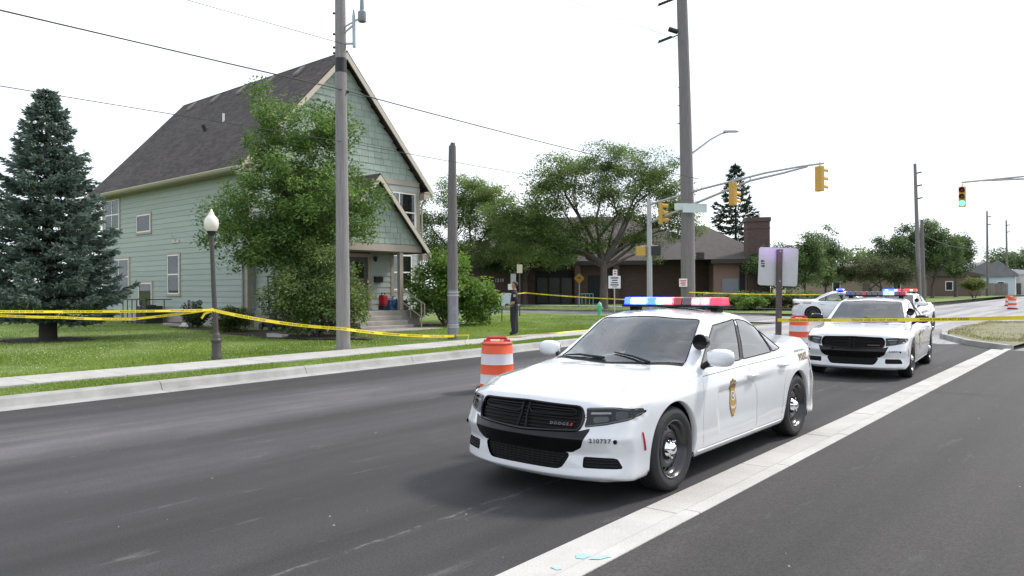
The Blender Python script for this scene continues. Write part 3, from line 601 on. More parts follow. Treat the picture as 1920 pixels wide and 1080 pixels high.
MB().add([(-.3, -.14, 0), (.3, -.18, 0), (.3, .18, 0), (-.3, .14, 0), (-.3, -.14, .12), (.3, -.18, .07), (.3, .18, .07), (-.3, .14, .12), (-.22, -.09, .09), (.3, -.12, .03), (.3, .12, .03), (-.22, .09, .09)], [(0, 3, 2, 1), (0, 1, 5, 4), (2, 3, 7, 6), (3, 0, 4, 7), (4, 5, 9, 8), (6, 7, 11, 10), (7, 4, 8, 11), (8, 9, 10, 11), (1, 2, 6, 10, 9, 5)]).build('block', M_found, sp)
hs_ = thing('cellar_cover', 'low brown cellar hatch with a pale bag beside the house wall', 'hatch', (-30.9, 15.15, 0.22))
MB().box(-.9, .7, -.45, .4, 0, .12).build('frame', mat('hatch_frame', (.3, .26, .22), .9), hs_, bevel=.02, seg=1); MB().box(-.8, .6, -.36, .32, .12, .15).build('lid', mat('hatch_brown', (.09, .05, .04), .8, .2, 6), hs_)
MB().add([(.5, -.5, 0), (1.3, -.45, 0), (1.35, .1, 0), (.6, .15, 0), (.62, -.35, .18), (1.1, -.3, .22), (1.15, 0, .16), (.7, .05, .2)], [(0, 1, 5, 4), (1, 2, 6, 5), (2, 3, 7, 6), (3, 0, 4, 7), (4, 5, 6, 7), (0, 3, 2, 1)]).build('sand_bag', mat('pale_sack', (.5, .48, .44), .9, .1, 9), hs_, bevel=.05)
# ------------------------------------------------------------------ police sedans
# car frame: x forward, y left, z up, origin on the ground half way between the axles
def pchip(xs, ys, x):
    xs = np.asarray(xs, float); ys = np.asarray(ys, float); o = np.argsort(xs); xs, ys = xs[o], ys[o]
    h = np.diff(xs); d = np.diff(ys) / h; m = np.zeros_like(ys); m[0], m[-1] = d[0], d[-1]
    for i in range(1, len(xs) - 1):
        if d[i - 1] * d[i] > 0:
            w1, w2 = 2 * h[i] + h[i - 1], h[i] + 2 * h[i - 1]; m[i] = (w1 + w2) / (w1 / d[i - 1] + w2 / d[i])
    k = np.clip(np.searchsorted(xs, x) - 1, 0, len(xs) - 2); t = np.clip((x - xs[k]) / h[k], 0, 1)
    return (2 * t**3 - 3 * t**2 + 1) * ys[k] + (t**3 - 2 * t**2 + t) * h[k] * m[k] + (-2 * t**3 + 3 * t**2) * ys[k + 1] + (t**3 - t**2) * h[k] * m[k + 1]
AX = 1.525; WR = 0.362; XF, XR = 2.30, -2.42
T = {   # stations of the section's guide points
 'zc': ([2.30, 2.0, 1.525, 1.30, 1.16, 1.03, 0.68, 0.36, 0.18, -0.2, -0.62, -0.85, -1.2, -1.55, -1.72, -2.2, -2.42], [0.885, 0.94, 0.985, 1.005, 1.018, 1.075, 1.28, 1.445, 1.495, 1.53, 1.51, 1.465, 1.30, 1.135, 1.12, 1.125, 1.135]),
 'y9': ([2.30, 2.0, 1.30, 1.08, 0.93, 0.58, 0.22, -0.2, -0.65, -1.02, -1.4, -1.7, -2.42], [0.60, 0.62, 0.72, 0.79, 0.80, 0.715, 0.645, 0.63, 0.62, 0.64, 0.68, 0.69, 0.66]),
 'z9': ([2.30, 2.0, 1.525, 1.30, 1.08, 0.93, 0.58, 0.22, -0.2, -0.65, -1.02, -1.4, -1.7, -2.42], [0.868, 0.928, 0.970, 0.988, 0.998, 1.015, 1.215, 1.415, 1.46, 1.42, 1.275, 1.10, 1.075, 1.10]),
 'y6': ([2.30, 2.0, 1.525, 1.0, 0.4, -0.4, -1.3, -1.8, -2.42], [0.845, 0.88, 0.89, 0.885, 0.885, 0.89, 0.895, 0.875, 0.79]),
 'z6': ([2.30, 2.0, 1.525, 1.0, 0.4, -0.4, -1.3, -1.8, -2.42], [0.795, 0.862, 0.910, 0.938, 0.950, 0.965, 0.985, 1.005, 1.01]),
 'y5': ([2.30, 2.0, 1.525, 0.9, 0.0, -0.8, -1.525, -2.0, -2.42], [0.86, 0.915, 0.940, 0.922, 0.920, 0.925, 0.945, 0.915, 0.84]),
 'y4': ([2.30, 2.0, 1.525, 0.9, 0.0, -0.8, -1.525, -2.0, -2.42], [0.885, 0.93, 0.945, 0.937, 0.937, 0.940, 0.950, 0.925, 0.86]),
 'y3': ([2.30, 2.0, 1.525, 0.9, 0.0, -0.8, -1.525, -2.0, -2.42], [0.885, 0.925, 0.940, 0.918, 0.915, 0.918, 0.940, 0.915, 0.85]),
}
def section(x):
    """guide points of one half section, bottom centre to top centre"""
    g_ = {k: float(pchip(a, b, x)) for k, (a, b) in T.items()}
    y6, z6, y9, z9, zc = g_['y6'], g_['z6'], g_['y9'], g_['z9'], g_['zc']
    y7, z7 = y6 - 0.030, z6 + 0.022
    y8, z8 = y7 * .5 + y9 * .5, z7 * .5 + z9 * .5
    bulge = 0.022 * min(1, max(0, (z9 - z7) / 0.3)); y8 += bulge
    return [(0, .175), (.70, .175), (.865, .20), (g_['y3'], .36), (g_['y4'], .58), (g_['y5'], .80), (y6, z6), (y7, z7), (y8, z8), (y9, z9), (y9 * .52, zc - (zc - z9) * .30), (0, zc)]
NSEG = [26, 4, 7, 10, 10, 8, 3, 9, 9, 15, 16]
def ring(x):
    P = np.array(section(x)); out = []
    # Catmull-Rom through the guide points, mirrored at both ends
    E = np.vstack([[-P[1][0], P[1][1]], P, [-P[-2][0], P[-2][1]]])
    for i, n in enumerate(NSEG):
        p0, p1, p2, p3 = E[i], E[i + 1], E[i + 2], E[i + 3]
        d1 = max(np.linalg.norm(p2 - p1), 1e-4); a = np.linalg.norm(p1 - p0); c = np.linalg.norm(p3 - p2)
        m1 = (p2 - p0) / (a + d1) * d1; m2 = (p3 - p1) / (d1 + c) * d1
        if i in (0, 1): m1, m2 = p2 - p1, (p2 - p1)
        for t in np.arange(n) / n:
            out.append((2*t**3-3*t*t+1)*p1 + (t**3-2*t*t+t)*m1 + (-2*t**3+3*t*t)*p2 + (t**3-t*t)*m2)
    out.append(P[-1])
    return np.array(out)
def car_shell():
    rows = []
    xs = np.linspace(XR, XF, 237)
    def full(x, s, dx):
        r_ = ring(x); cz = 0.52
        r_ = np.column_stack([r_[:, 0] * s, cz + (r_[:, 1] - cz) * s])
        h = np.column_stack([np.full(len(r_), x + dx), r_[:, 0], r_[:, 1]])
        o = h[1:-1][::-1].copy(); o[:, 1] *= -1
        return np.vstack([h, o])
    cap = []
    for t in np.linspace(0, 1, 7)[1:]: cap.append((1 - 0.125 * (1 - math.cos(t * math.pi / 2)), 0.15 * math.sin(t * math.pi / 2)))
    s0 = cap[-1][0]
    for s in np.linspace(s0, 0.0, 40)[1:]: cap.append((s, 0.15 + 0.02 * (1 - (s / s0) ** 2)))
    for s, dx in reversed(cap): rows.append(full(XR, max(s, 1e-3), -dx))
    for x in xs: rows.append(full(x, 1.0, 0))
    for s, dx in cap: rows.append(full(XF, max(s, 1e-3), dx))
    A = np.array(rows); ns, nr_, _ = A.shape
    V = A.reshape(-1, 3).copy()
    # shape the ends: plan curve, bumper bulge and slanted nose
    x, y, z = V[:, 0].copy(), V[:, 1], V[:, 2]
    wf = np.clip((x - 1.35) / 1.1, 0, 1) ** 1.5; V[:, 0] -= wf * 0.31 * (np.abs(y) / 0.95) ** 2.6
    wr = np.clip((-x - 1.5) / 1.05, 0, 1) ** 1.5; V[:, 0] += wr * 0.26 * (np.abs(y) / 0.95) ** 2.6
    we = np.clip((x - 2.0) / 0.42, 0, 1)
    prof = np.interp(z, [0.17, 0.24, 0.30, 0.42, 0.54, 0.60, 0.80, 0.88], [-0.03, 0.035, 0.02, 0.0, 0.045, 0.015, -0.055, -0.10]); V[:, 0] += we * prof
    wb = np.clip((-x - 2.2) / 0.35, 0, 1); V[:, 0] -= wb * np.interp(z, [.17, .35, .62, .7, 1.0, 1.14], [-.10, .01, .03, -.02, -.01, .04])
    S_ = lambda t: np.clip(t, 0, 1) ** 2 * (3 - 2 * np.clip(t, 0, 1)); x, y, z = V[:, 0], V[:, 1], V[:, 2]      # scooped door sides
    dent = S_((.70 - .25 * np.abs(z - .60) - x) / .06) * S_((x + 1.1) / 1.3) * S_((.80 - .02 * x - z) / .03) * S_((z - .34) / .16) * (np.abs(y) > .8)
    V[:, 1] -= np.sign(y) * .022 * dent
    F = []
    for i in range(ns - 1):
        a = i * nr_ + np.arange(nr_); b = i * nr_ + (np.arange(nr_) + 1) % nr_
        F.append(np.stack([a, b, b + nr_, a + nr_], 1))
    return V, np.vstack(F)[:, ::-1]
CV, CF = car_shell()
# merge the collapsed poles
def vnormals(V, F):
    n = np.cross(V[F[:, 2]] - V[F[:, 0]], V[F[:, 3]] - V[F[:, 1]]); N = np.zeros_like(V)
    for k in range(4): np.add.at(N, F[:, k], n)
    return N / np.maximum(np.linalg.norm(N, axis=1, keepdims=True), 1e-9)
if np.sum(vnormals(CV, CF)[:, 2] * (CV[:, 2] - .6)) < 0: CF = CF[:, ::-1]
CN = vnormals(CV, CF)
CBVH = BVHTree.FromPolygons([tuple(v) for v in CV], [tuple(int(i) for i in f) for f in CF])
creg = np.full(len(CF), -1)
def inpoly(P, poly):
    poly = np.asarray(poly); x, y = P[:, 0], P[:, 1]; c = np.zeros(len(P), bool); j = len(poly) - 1
    for i in range(len(poly)):
        xi, yi = poly[i]; xj, yj = poly[j]
        cnd = ((yi > y) != (yj > y)); xx = (xj - xi) * (y - yi) / (yj - yi + 1e-12) + xi; c ^= cnd & (x < xx); j = i
    return c
def smooth_poly(poly, r=0.03, n=4):
    """round the corners of a polygon"""
    out = []; P = [np.array(p, float) for p in poly]
    for i in range(len(P)):
        a, b, c = P[i - 1], P[i], P[(i + 1) % len(P)]; d1, d2 = (a - b), (c - b); l1, l2 = np.linalg.norm(d1), np.linalg.norm(d2); q = min(r, l1 * .45, l2 * .45)
        p, s = b + d1 / l1 * q, b + d2 / l2 * q
        for t in np.linspace(0, 1, n): out.append((1 - t) ** 2 * p + 2 * t * (1 - t) * b + t * t * s)
    return np.array(out)
def region(rid, ax, poly, mask):
    """assign the faces inside a polygon (seen along the third axis) to a panel and pull the seam onto the polygon"""
    poly = np.asarray(poly, float); P2 = CV[:, ax]; fc = CV[CF].mean(1)
    ins = inpoly(fc[:, ax], poly) & mask(fc) & (creg == -1)
    creg[ins] = rid
    cnt_in = np.zeros(len(CV), int); np.add.at(cnt_in, CF[ins].ravel(), 1); cnt_out = np.zeros(len(CV), int); np.add.at(cnt_out, CF[~ins].ravel(), 1)
    bnd = np.where((cnt_in > 0) & (cnt_out > 0))[0]
    A, B = poly, np.roll(poly, -1, 0); AB = B - A; L2 = np.maximum((AB ** 2).sum(1), 1e-12); third = 3 - ax[0] - ax[1]
    for v in bnd:
        if lock[v]: continue
        p = P2[v]; t = np.clip(((p - A) * AB).sum(1) / L2, 0, 1); q = A + AB * t[:, None]; k = np.argmin(((q - p) ** 2).sum(1)); d = q[k] - p
        if np.hypot(*d) > 0.05: continue
        nn = CN[v]; dt = 0.0
        if abs(nn[third]) > 0.3: dt = -(nn[ax[0]] * d[0] + nn[ax[1]] * d[1]) / nn[third]
        CV[v, ax[0]] = q[k][0]; CV[v, ax[1]] = q[k][1]; CV[v, third] += np.clip(dt, -.03, .03); lock[v] = True
lock = np.zeros(len(CV), bool)
Lf = lambda f: f[:, 1] > 0.42; Rt = lambda f: f[:, 1] < -0.42
circ = lambda cx: np.array([(cx + 0.415 * math.cos(t), 0.365 + 0.415 * math.sin(t)) for t in np.linspace(0, 2 * math.pi, 72, endpoint=False)])
regs = {}
def R_(name, ax, poly, mask): regs[name] = len(regs); region(regs[name], ax, poly, mask)
for s, S in ((1, 'l'), (-1, 'r')):
    side = (lambda f, s=s: f[:, 1] * s > 0.52); hi = (lambda f, s=s: (f[:, 1] * s > 0.50) & (f[:, 2] > 0.93))
    R_('arch_f' + S, (0, 2), circ(AX), side); R_('arch_r' + S, (0, 2), circ(-AX), side)
    R_('win_f' + S, (0, 2), smooth_poly([(0.84, 0.995), (0.26, 1.37), (-0.28, 1.415), (-0.06, 1.008)], .02), hi)
    R_('win_r' + S, (0, 2), smooth_poly([(-0.13, 1.010), (-0.35, 1.415), (-0.60, 1.385), (-0.86, 1.295), (-0.93, 1.03)], .03), hi)
    R_('win_q' + S, (0, 2), smooth_poly([(-0.97, 1.032), (-0.90, 1.27), (-1.22, 1.13), (-1.27, 1.05)], .02), hi)
    R_('door_f' + S, (0, 2), smooth_poly([(0.94, 0.265), (1.0, 0.55), (0.93, 0.93), (-0.10, 0.955), (-0.30, 0.70), (-0.32, 0.265)], .04), side)
    R_('door_r' + S, (0, 2), smooth_poly([(-0.333, 0.265), (-0.313, 0.70), (-0.115, 0.955), (-1.22, 0.972), (-1.24, 0.86), (-1.08, 0.70), (-1.03, 0.50), (-1.03, 0.265)], .05), side)
front = lambda f: f[:, 0] > 1.7
R_('windshield', (1, 0), smooth_poly([(-0.715, 0.93), (-0.45, 1.06), (0, 1.135), (0.45, 1.06), (0.715, 0.93), (0.57, 0.29), (0.25, 0.335), (0, 0.345), (-0.25, 0.335), (-0.57, 0.29)], .04), lambda f: (f[:, 2] > 0.97) & (f[:, 0] > 0))
R_('backlight', (1, 0), smooth_poly([(-0.54, -0.77), (0, -0.82), (0.54, -0.77), (0.60, -1.42), (0.3, -1.515), (0, -1.535), (-0.3, -1.515), (-0.60, -1.42)], .05), lambda f: f[:, 2] > 1.02)
R_('hood', (1, 0), smooth_poly([(-0.73, 1.02), (-0.45, 1.115), (0, 1.185), (0.45, 1.115), (0.73, 1.02), (0.735, 1.5), (0.70, 2.0), (0.60, 2.17), (0.3, 2.285), (0, 2.315), (-0.3, 2.285), (-0.60, 2.17), (-0.70, 2.0), (-0.735, 1.5)], .05), lambda f: f[:, 2] > 0.8)
R_('grille', (1, 2), smooth_poly([(-0.52, 0.79), (0, 0.805), (0.52, 0.79), (0.56, 0.70), (0.53, 0.605), (0, 0.58), (-0.53, 0.605), (-0.56, 0.70)], .04), front)
R_('bumper_insert', (1, 2), smooth_poly([(-0.62, 0.63), (-0.53, 0.604), (0, 0.579), (0.53, 0.604), (0.62, 0.63), (0.55, 0.47), (0.47, 0.425), (-0.47, 0.425), (-0.55, 0.47)], .015), front)
R_('lower_intake', (1, 2), smooth_poly([(-0.465, 0.424), (0.465, 0.424), (0.385, 0.285), (-0.385, 0.285)], .05), front)
for s, S in ((1, 'l'), (-1, 'r')):
    R_('headlight_' + S, (1, 2), smooth_poly([(s * .555, .785), (s * .75, .795), (s * .885, .775), (s * .905, .745), (s * .86, .69), (s * .72, .655), (s * .565, .632), (s * .575, .70)], .02), lambda f: f[:, 0] > 1.85)
    R_('fog_intake_' + S, (1, 2), smooth_poly([(s * .56, .40), (s * .80, .395), (s * .84, .31), (s * .56, .31)], .02), front)
    R_('tail_' + S, (1, 2), smooth_poly([(s * .04, .93), (s * .80, .935), (s * .86, .90), (s * .82, .80), (s * .6, .77), (s * .04, .78)], .03), lambda f: f[:, 0] < -2.0)
R_('under', (0, 1), [(-3, -.72), (3, -.72), (3, .72), (-3, .72)], lambda f: f[:, 2] < 0.19)

M_paint = mat('white_car_paint', (0.65, 0.665, 0.685), 0.25, coat=1.0, var=0.012, scale=3)
M_gb = mat('gloss_black', (0.005, 0.005, 0.006), 0.10, spec=0.3)
M_gs = mat('grille_bar', (0.006, 0.006, 0.007), 0.35, spec=0.2)
M_mb = mat('matt_black', (0.008, 0.008, 0.009), 0.6, spec=0.3)
M_cglass = glass_mat('car_glass', (0.88, 0.97, 0.92), 0.07, 1.7)
M_cglass2 = glass_mat('car_glass_dark', (0.78, 0.86, 0.83), 0.11, 1.7)
M_lens = mat('headlight_lens', (0.008, 0.008, 0.009), 0.06, spec=0.35)
M_refl = mat('reflector', (0.22, 0.22, 0.23), 0.18, metal=0.7)
M_chrome = mat('chrome', (0.75, 0.75, 0.77), 0.08, metal=1)
M_tyre = mat('tyre_rubber', (0.014, 0.014, 0.015), 0.7, 0.25, 12, 0.2, 40)
M_rim = mat('black_steel_wheel', (0.028, 0.028, 0.030), 0.25)
M_int = mat('car_interior', (0.06, 0.06, 0.065), 0.8)
M_seat = mat('seat_cloth', (0.05, 0.05, 0.055), 0.9)
M_gold = mat('gold_decal', (0.45, 0.27, 0.06), 0.45)
M_gold_d = mat('dark_gold_decal', (0.20, 0.11, 0.03), 0.5)
M_silver = mat('silver_decal', (0.62, 0.63, 0.66), 0.35)
M_greyd = mat('grey_decal', (0.13, 0.13, 0.14), 0.6)
M_red_r = mat('red_reflector', (0.35, 0.01, 0.015), 0.15, coat=1)

car = thing('police_car', 'nearest white police sedan with number 210737 on its bumper beside the concrete strip', 'police car', (0, 0, 0), group='white police cars blocking the road')
def panel(names, name, material, push=(0, 0, 0), shrink=0.0, flange=0.0, parent=None):
    ids = [regs[n] if n != 'body' else -1 for n in names]; f = CF[np.isin(creg, ids)]
    u, inv = np.unique(f.ravel(), return_inverse=True); V = CV[u].copy(); F = inv.reshape(-1, 4)
    me = bpy.data.meshes.new(name); me.from_pydata([tuple(v) for v in V], [], [tuple(int(i) for i in q) for q in F]); bm = bmesh.new(); bm.from_mesh(me)
    bm.verts.ensure_lookup_table(); N = CN[u]
    be = [e for e in bm.edges if e.is_boundary]
    if shrink or flange:
        bv = {v.index for e in be for v in e.verts}; mv = {}
        for i in bv:
            v = bm.verts[i]; inner = [e.other_vert(v) for e in v.link_edges if e.other_vert(v).index not in bv]
            d = sum(((q.co - v.co).normalized() for q in inner), Vector())
            mv[i] = d.normalized() * shrink if d.length > 1e-4 else Vector()
        for i, d in mv.items(): bm.verts[i].co += d
        if flange:
            g_ = bmesh.ops.extrude_edge_only(bm, edges=be)
            for v in [q for q in g_['geom'] if isinstance(q, bmesh.types.BMVert)]:
                old = [e.other_vert(v) for e in v.link_edges if e.other_vert(v).index != -1 and e.other_vert(v) not in g_['geom']]
                if old: v.co -= Vector(N[old[0].index]) * flange
    bmesh.ops.remove_doubles(bm, verts=bm.verts, dist=2e-4)
    for q in bm.faces: q.smooth = True
    for v in bm.verts: v.co += Vector(push)
    for e in bm.edges:
        if len(e.link_faces) == 2 and e.calc_face_angle(0) > R(50): e.smooth = False
    bm.to_mesh(me); bm.free()
    return link(name, me, material, parent or car)
panel(['body'], 'body', M_paint)
panel(['under'], 'underbody', M_mb)
panel(['hood'], 'hood', M_paint, shrink=.005, flange=.02)
doors = {}
for S in 'lr':
    doors['f' + S] = panel(['door_f' + S], 'front_door', M_paint, shrink=.005, flange=.02); doors['r' + S] = panel(['door_r' + S], 'rear_door', M_paint, shrink=.005, flange=.02)
    panel(['win_f' + S], 'front_window', M_cglass2); panel(['win_r' + S], 'rear_window', M_cglass2); panel(['win_q' + S], 'quarter_window', M_cglass2)
    panel(['tail_' + S], 'tail_light', mat('tail_lens', (0.12, 0.006, 0.008), 0.1, coat=1))
panel(['windshield'], 'windshield', M_cglass); panel(['backlight'], 'rear_windscreen', M_cglass)

def cast(ax, u, v, s=1, off=0.004, bvh=CBVH):
    """a point on the body seen along an axis: 'x' (y, z) from the front, 'y' (x, z) from side s, 'z' (x, y) from above"""
    o, d = ((3.2, u, v), (-1, 0, 0)) if ax == 'x' else (((u, s * 2, v), (0, -s, 0)) if ax == 'y' else ((u, v, 3), (0, 0, -1)))
    h = bvh.ray_cast(Vector(o), Vector(d))
    if h[0] is None: return Vector((u, s * .9, v)) if ax == 'y' else (Vector((2.3, u, v)) if ax == 'x' else Vector((u, v, 1)))
    return h[0] - Vector(d) * off
def outline(name, ax, poly, rad, material, s=1, off=0.0, parent=None, closed=True, step=0.04):
    P = [np.array(p) for p in poly]; pts = []
    for a, b in zip(P, P[1:] + (P[:1] if closed else [])):
        n = max(1, int(np.linalg.norm(b - a) / step)); pts += [a + (b - a) * t / n for t in range(n)]
    pts.append(P[0] if closed else P[-1])
    return MB().tube([cast(ax, p[0], p[1], s, off) for p in pts], rad, 6, cap=not closed).build(name, material, parent or car, smooth=True)
def patch(name, ax, poly, material, s=1, off=0.004, parent=None, cells=8):
    """a flat mark or cover laid on the body"""
    poly = np.array(poly); bm = bmesh.new(); vs_ = [bm.verts.new((p[0], p[1], 0)) for p in poly]; bm.faces.new(vs_)
    lo, hi = poly.min(0), poly.max(0)
    for i in range(1, cells):
        for a, nn in ((0, (1, 0, 0)), (1, (0, 1, 0))):
            c = [0, 0, 0]; c[a] = lo[a] + (hi[a] - lo[a]) * i / cells
            bmesh.ops.bisect_plane(bm, geom=bm.verts[:] + bm.edges[:] + bm.faces[:], plane_co=c, plane_no=nn)
    for v in bm.verts: v.co = cast(ax, v.co.x, v.co.y, s, off)
    me = bpy.data.meshes.new(name); bm.normal_update(); bm.to_mesh(me); bm.free()
    for p in me.polygons: p.use_smooth = True
    return link(name, me, material, parent or car)

# glass edging
for s in (1, -1):
    outline('window_trim', 'y', smooth_poly([(0.84, 0.995), (0.26, 1.37), (-0.28, 1.415), (-0.06, 1.008)], .02), .007, M_mb, s)
    outline('window_trim', 'y', smooth_poly([(-0.13, 1.010), (-0.35, 1.415), (-0.60, 1.385), (-0.86, 1.295), (-0.93, 1.03)], .03), .007, M_mb, s)
    outline('window_trim', 'y', smooth_poly([(-0.97, 1.032), (-0.90, 1.27), (-1.22, 1.13), (-1.27, 1.05)], .02), .007, M_mb, s)
    patch('pillar_cover', 'y', [(-0.065, 1.008), (-0.285, 1.413), (-0.345, 1.413), (-0.125, 1.010)], M_gb, s, .003, cells=4)
    patch('pillar_cover', 'y', [(-0.935, 1.031), (-0.863, 1.290), (-0.897, 1.272), (-0.965, 1.032)], M_gb, s, .003, cells=4)
outline('windshield_trim', 'z', [(p[1], p[0]) for p in smooth_poly([(-0.715, 0.93), (-0.45, 1.06), (0, 1.135), (0.45, 1.06), (0.715, 0.93), (0.57, 0.29), (0.25, 0.335), (0, 0.345), (-0.25, 0.335), (-0.57, 0.29)], .04)], .006, M_mb)
outline('windshield_trim', 'z', [(p[1], p[0]) for p in smooth_poly([(-0.54, -0.77), (0, -0.82), (0.54, -0.77), (0.60, -1.42), (0.3, -1.515), (0, -1.535), (-0.3, -1.515), (-0.60, -1.42)], .05)], .009, M_mb)
cowl = patch('cowl_panel', 'z', [(0.93, -.72), (1.06, -.45), (1.135, 0), (1.06, .45), (0.93, .72), (1.0, .73), (1.10, .45), (1.175, 0), (1.10, -.45), (1.0, -.73)], M_mb, off=.002, cells=10)
for y0, y1 in ((0.58, -0.02), (-0.10, -0.62)):
    MB().tube([cast('z', 1.09, y0 * .75, off=.02), cast('z', 1.03, y0 * .4 + y1 * .6, off=.022), cast('z', .985, y1, off=.016)], [.014, .010, .006], 6).build('wiper', M_mb, car, smooth=True)

# wheel arches: painted lip, dark liner
for cx in (AX, -AX):
    for s in (1, -1):
        m = MB(); k0 = []
        for t in np.linspace(R(-14), R(194), 40):
            x, z = cx + .415 * math.cos(t), .365 + .415 * math.sin(t); h = cast('y', x + .012 * math.cos(t), max(z + .012 * math.sin(t), .22), s, 0.0); yy = h.y
            k0.append([(x + .0 * math.cos(t), yy + s * .001, z), (cx + .405 * math.cos(t), yy - s * .012, .365 + .405 * math.sin(t)), (cx + .405 * math.cos(t), yy - s * .05, .365 + .405 * math.sin(t))])
        for q in k0: m.v += q
        for i in range(len(k0) - 1):
            for j in range(2): m.f.append((i * 3 + j, i * 3 + j + 1, i * 3 + j + 4, i * 3 + j + 3))
        m.build('wheel_arch_lip', M_paint, car, smooth=True, angle=60)
        l_ = MB(); n = 30
        for t in np.linspace(R(-25), R(205), n): l_.v += [(cx + .43 * math.cos(t), s * .90, .365 + .43 * math.sin(t)), (cx + .43 * math.cos(t), s * .45, .365 + .43 * math.sin(t)), (cx, s * .45, .365)]
        for i in range(n - 1): l_.f += [(i * 3, i * 3 + 1, i * 3 + 4, i * 3 + 3), (i * 3 + 1, i * 3 + 2, i * 3 + 5, i * 3 + 4)]
        l_.build('wheel_arch_liner', M_mb, car, smooth=True)
# wheels
def wheel_meshes():
    ty = MB().lathe([(.235, -.10), (.262, -.112), (.30, -.122), (.335, -.118), (.352, -.102), (WR, -.085), (WR + .001, -.055), (WR - .006, -.052), (WR - .006, -.046), (WR + .001, -.043), (WR + .002, -.005), (WR - .006, -.003), (WR - .006, .003), (WR + .002, .005), (WR + .001, .043), (WR - .006, .046), (WR - .006, .052), (WR + .001, .055), (WR, .085), (.352, .102), (.335, .118), (.325, .119), (.322, .122), (.30, .122), (.262, .112), (.235, .10)], 56, axis='y', cap=False).mesh('tyre', True, angle=60)
    n = 60; prof = [(.245, .105), (.252, .112), (.246, .116), (.236, .108), (.228, .075), (.212, .045), (.20, .040), (.165, .058), (.140, .066), (.128, .066), (.110, .050), (.098, .050), (.09, .07)]
    r_ = MB().lathe(prof, n, axis='y', cap=False)
    hole = {(6, k) for k in range(n) if k % 4 in (0, 1)}
    r_.f = [f for i, f in enumerate(r_.f) if (i // n, i % n) not in hole]
    rm = r_.mesh('rim', True, angle=50)
    back = MB().lathe([(.242, .10), (.236, .06), (.236, .0), (.16, -.02), (.001, -.02)], 40, axis='y', cap=False).mesh('brake_drum', True)
    cp = MB().lathe([(.080, .066), (.077, .072), (.058, .090), (.053, .097), (.048, .112), (.036, .122), (.02, .127), (0.0001, .128)], 30, axis='y').mesh('hub_cap', True, angle=70)
    nut = MB().lathe([(.012, 0), (.012, .03), (.006, .036)], 6, axis='y').mesh('lug_nut')
    return ty, rm, back, cp, nut
ty, rm, back, cp, nut = wheel_meshes()
for cx in (AX, -AX):
    for s in (1, -1):
        wl = link('wheel', ty, M_tyre, car, (cx, s * .803, WR)); wl.rotation_euler = (0, random.uniform(0, 6), 0 if s > 0 else math.pi)
        wl.name = 'wheel'
        link('rim', rm, M_rim, wl); link('brake_disc', back, mat('brake_dark', (0.01, 0.01, 0.01), .7), wl); link('hub_cap', cp, M_chrome, wl)
        for k in range(5):
            a = 2 * math.pi * k / 5; link('lug_nut', nut, M_chrome, wl, (.076 * math.sin(a), .068, .076 * math.cos(a)))
# front: grille, bumper insert, intakes, lights
panel(['grille'], 'grille', mat('grille_back', (0.004, 0.004, 0.005), .6, spec=0.2), push=(-.03, 0, 0))
gr = [o for o in car.children if o.name.startswith('grille')][0]
outline('grille_frame', 'x', smooth_poly([(-0.52, 0.79), (0, 0.805), (0.52, 0.79), (0.56, 0.70), (0.53, 0.605), (0, 0.58), (-0.53, 0.605), (-0.56, 0.70)], .04), .012, M_gb)
for z in (.612, .640, .668, .696, .724, .752):
    hw = .50 - abs(z - .69) * .3
    MB().tube([cast('x', y, z, off=-.012) for y in np.linspace(-hw, hw, 24)], .0065, 6).build('slat', M_gs, gr, smooth=True)
for s in (1, -1):
    for (a, b) in ((.02, .775), (.47, .765)): pass
    outline('slat', 'x', smooth_poly([(s * .03, .775), (s * .46, .768), (s * .49, .745), (s * .46, .72), (s * .06, .71)], .03), .007, M_gs, off=-.006, parent=gr)
for s in (1, -1): MB().tube([cast('x', s * y, z, off=-.004) for y, z in ((.035, .79), (.03, .70), (.045, .60))], .012, 6).build('slat', M_gs, gr, smooth=True)
map_text('lettering', 'DODGE', .030, lambda u, v: cast('x', u * 1.3 + .36, v + .652, off=.004), mat('grille_letter', (.20, .20, .21), .35), gr, 0, 1.35)
for k in range(2): patch('emblem_stripe', 'x', [(.452 + k * .011, .640), (.458 + k * .011, .640), (.467 + k * .011, .664), (.461 + k * .011, .664)], mat('red_stripe', (.5, .01, .01), .4), off=.005, parent=gr, cells=2)
panel(['bumper_insert'], 'bumper_insert', M_gb)
li = panel(['lower_intake'], 'lower_intake', mat('grille_back', (0.004, 0.004, 0.005), .6, spec=0.2), push=(-.025, 0, 0))
for i in range(5):
    z = .325 + i * .02; MB().tube([cast('x', y, z, off=-.012) for y in np.linspace(-.365 - i * .012, .365 + i * .012, 18)], .004, 5).build('slat', M_mb, li)
for i in range(15): y = -.35 + i * .05; MB().tube([cast('x', y, .312, off=-.014), cast('x', y, .41, off=-.014)], .0035, 5).build('slat', M_mb, li)
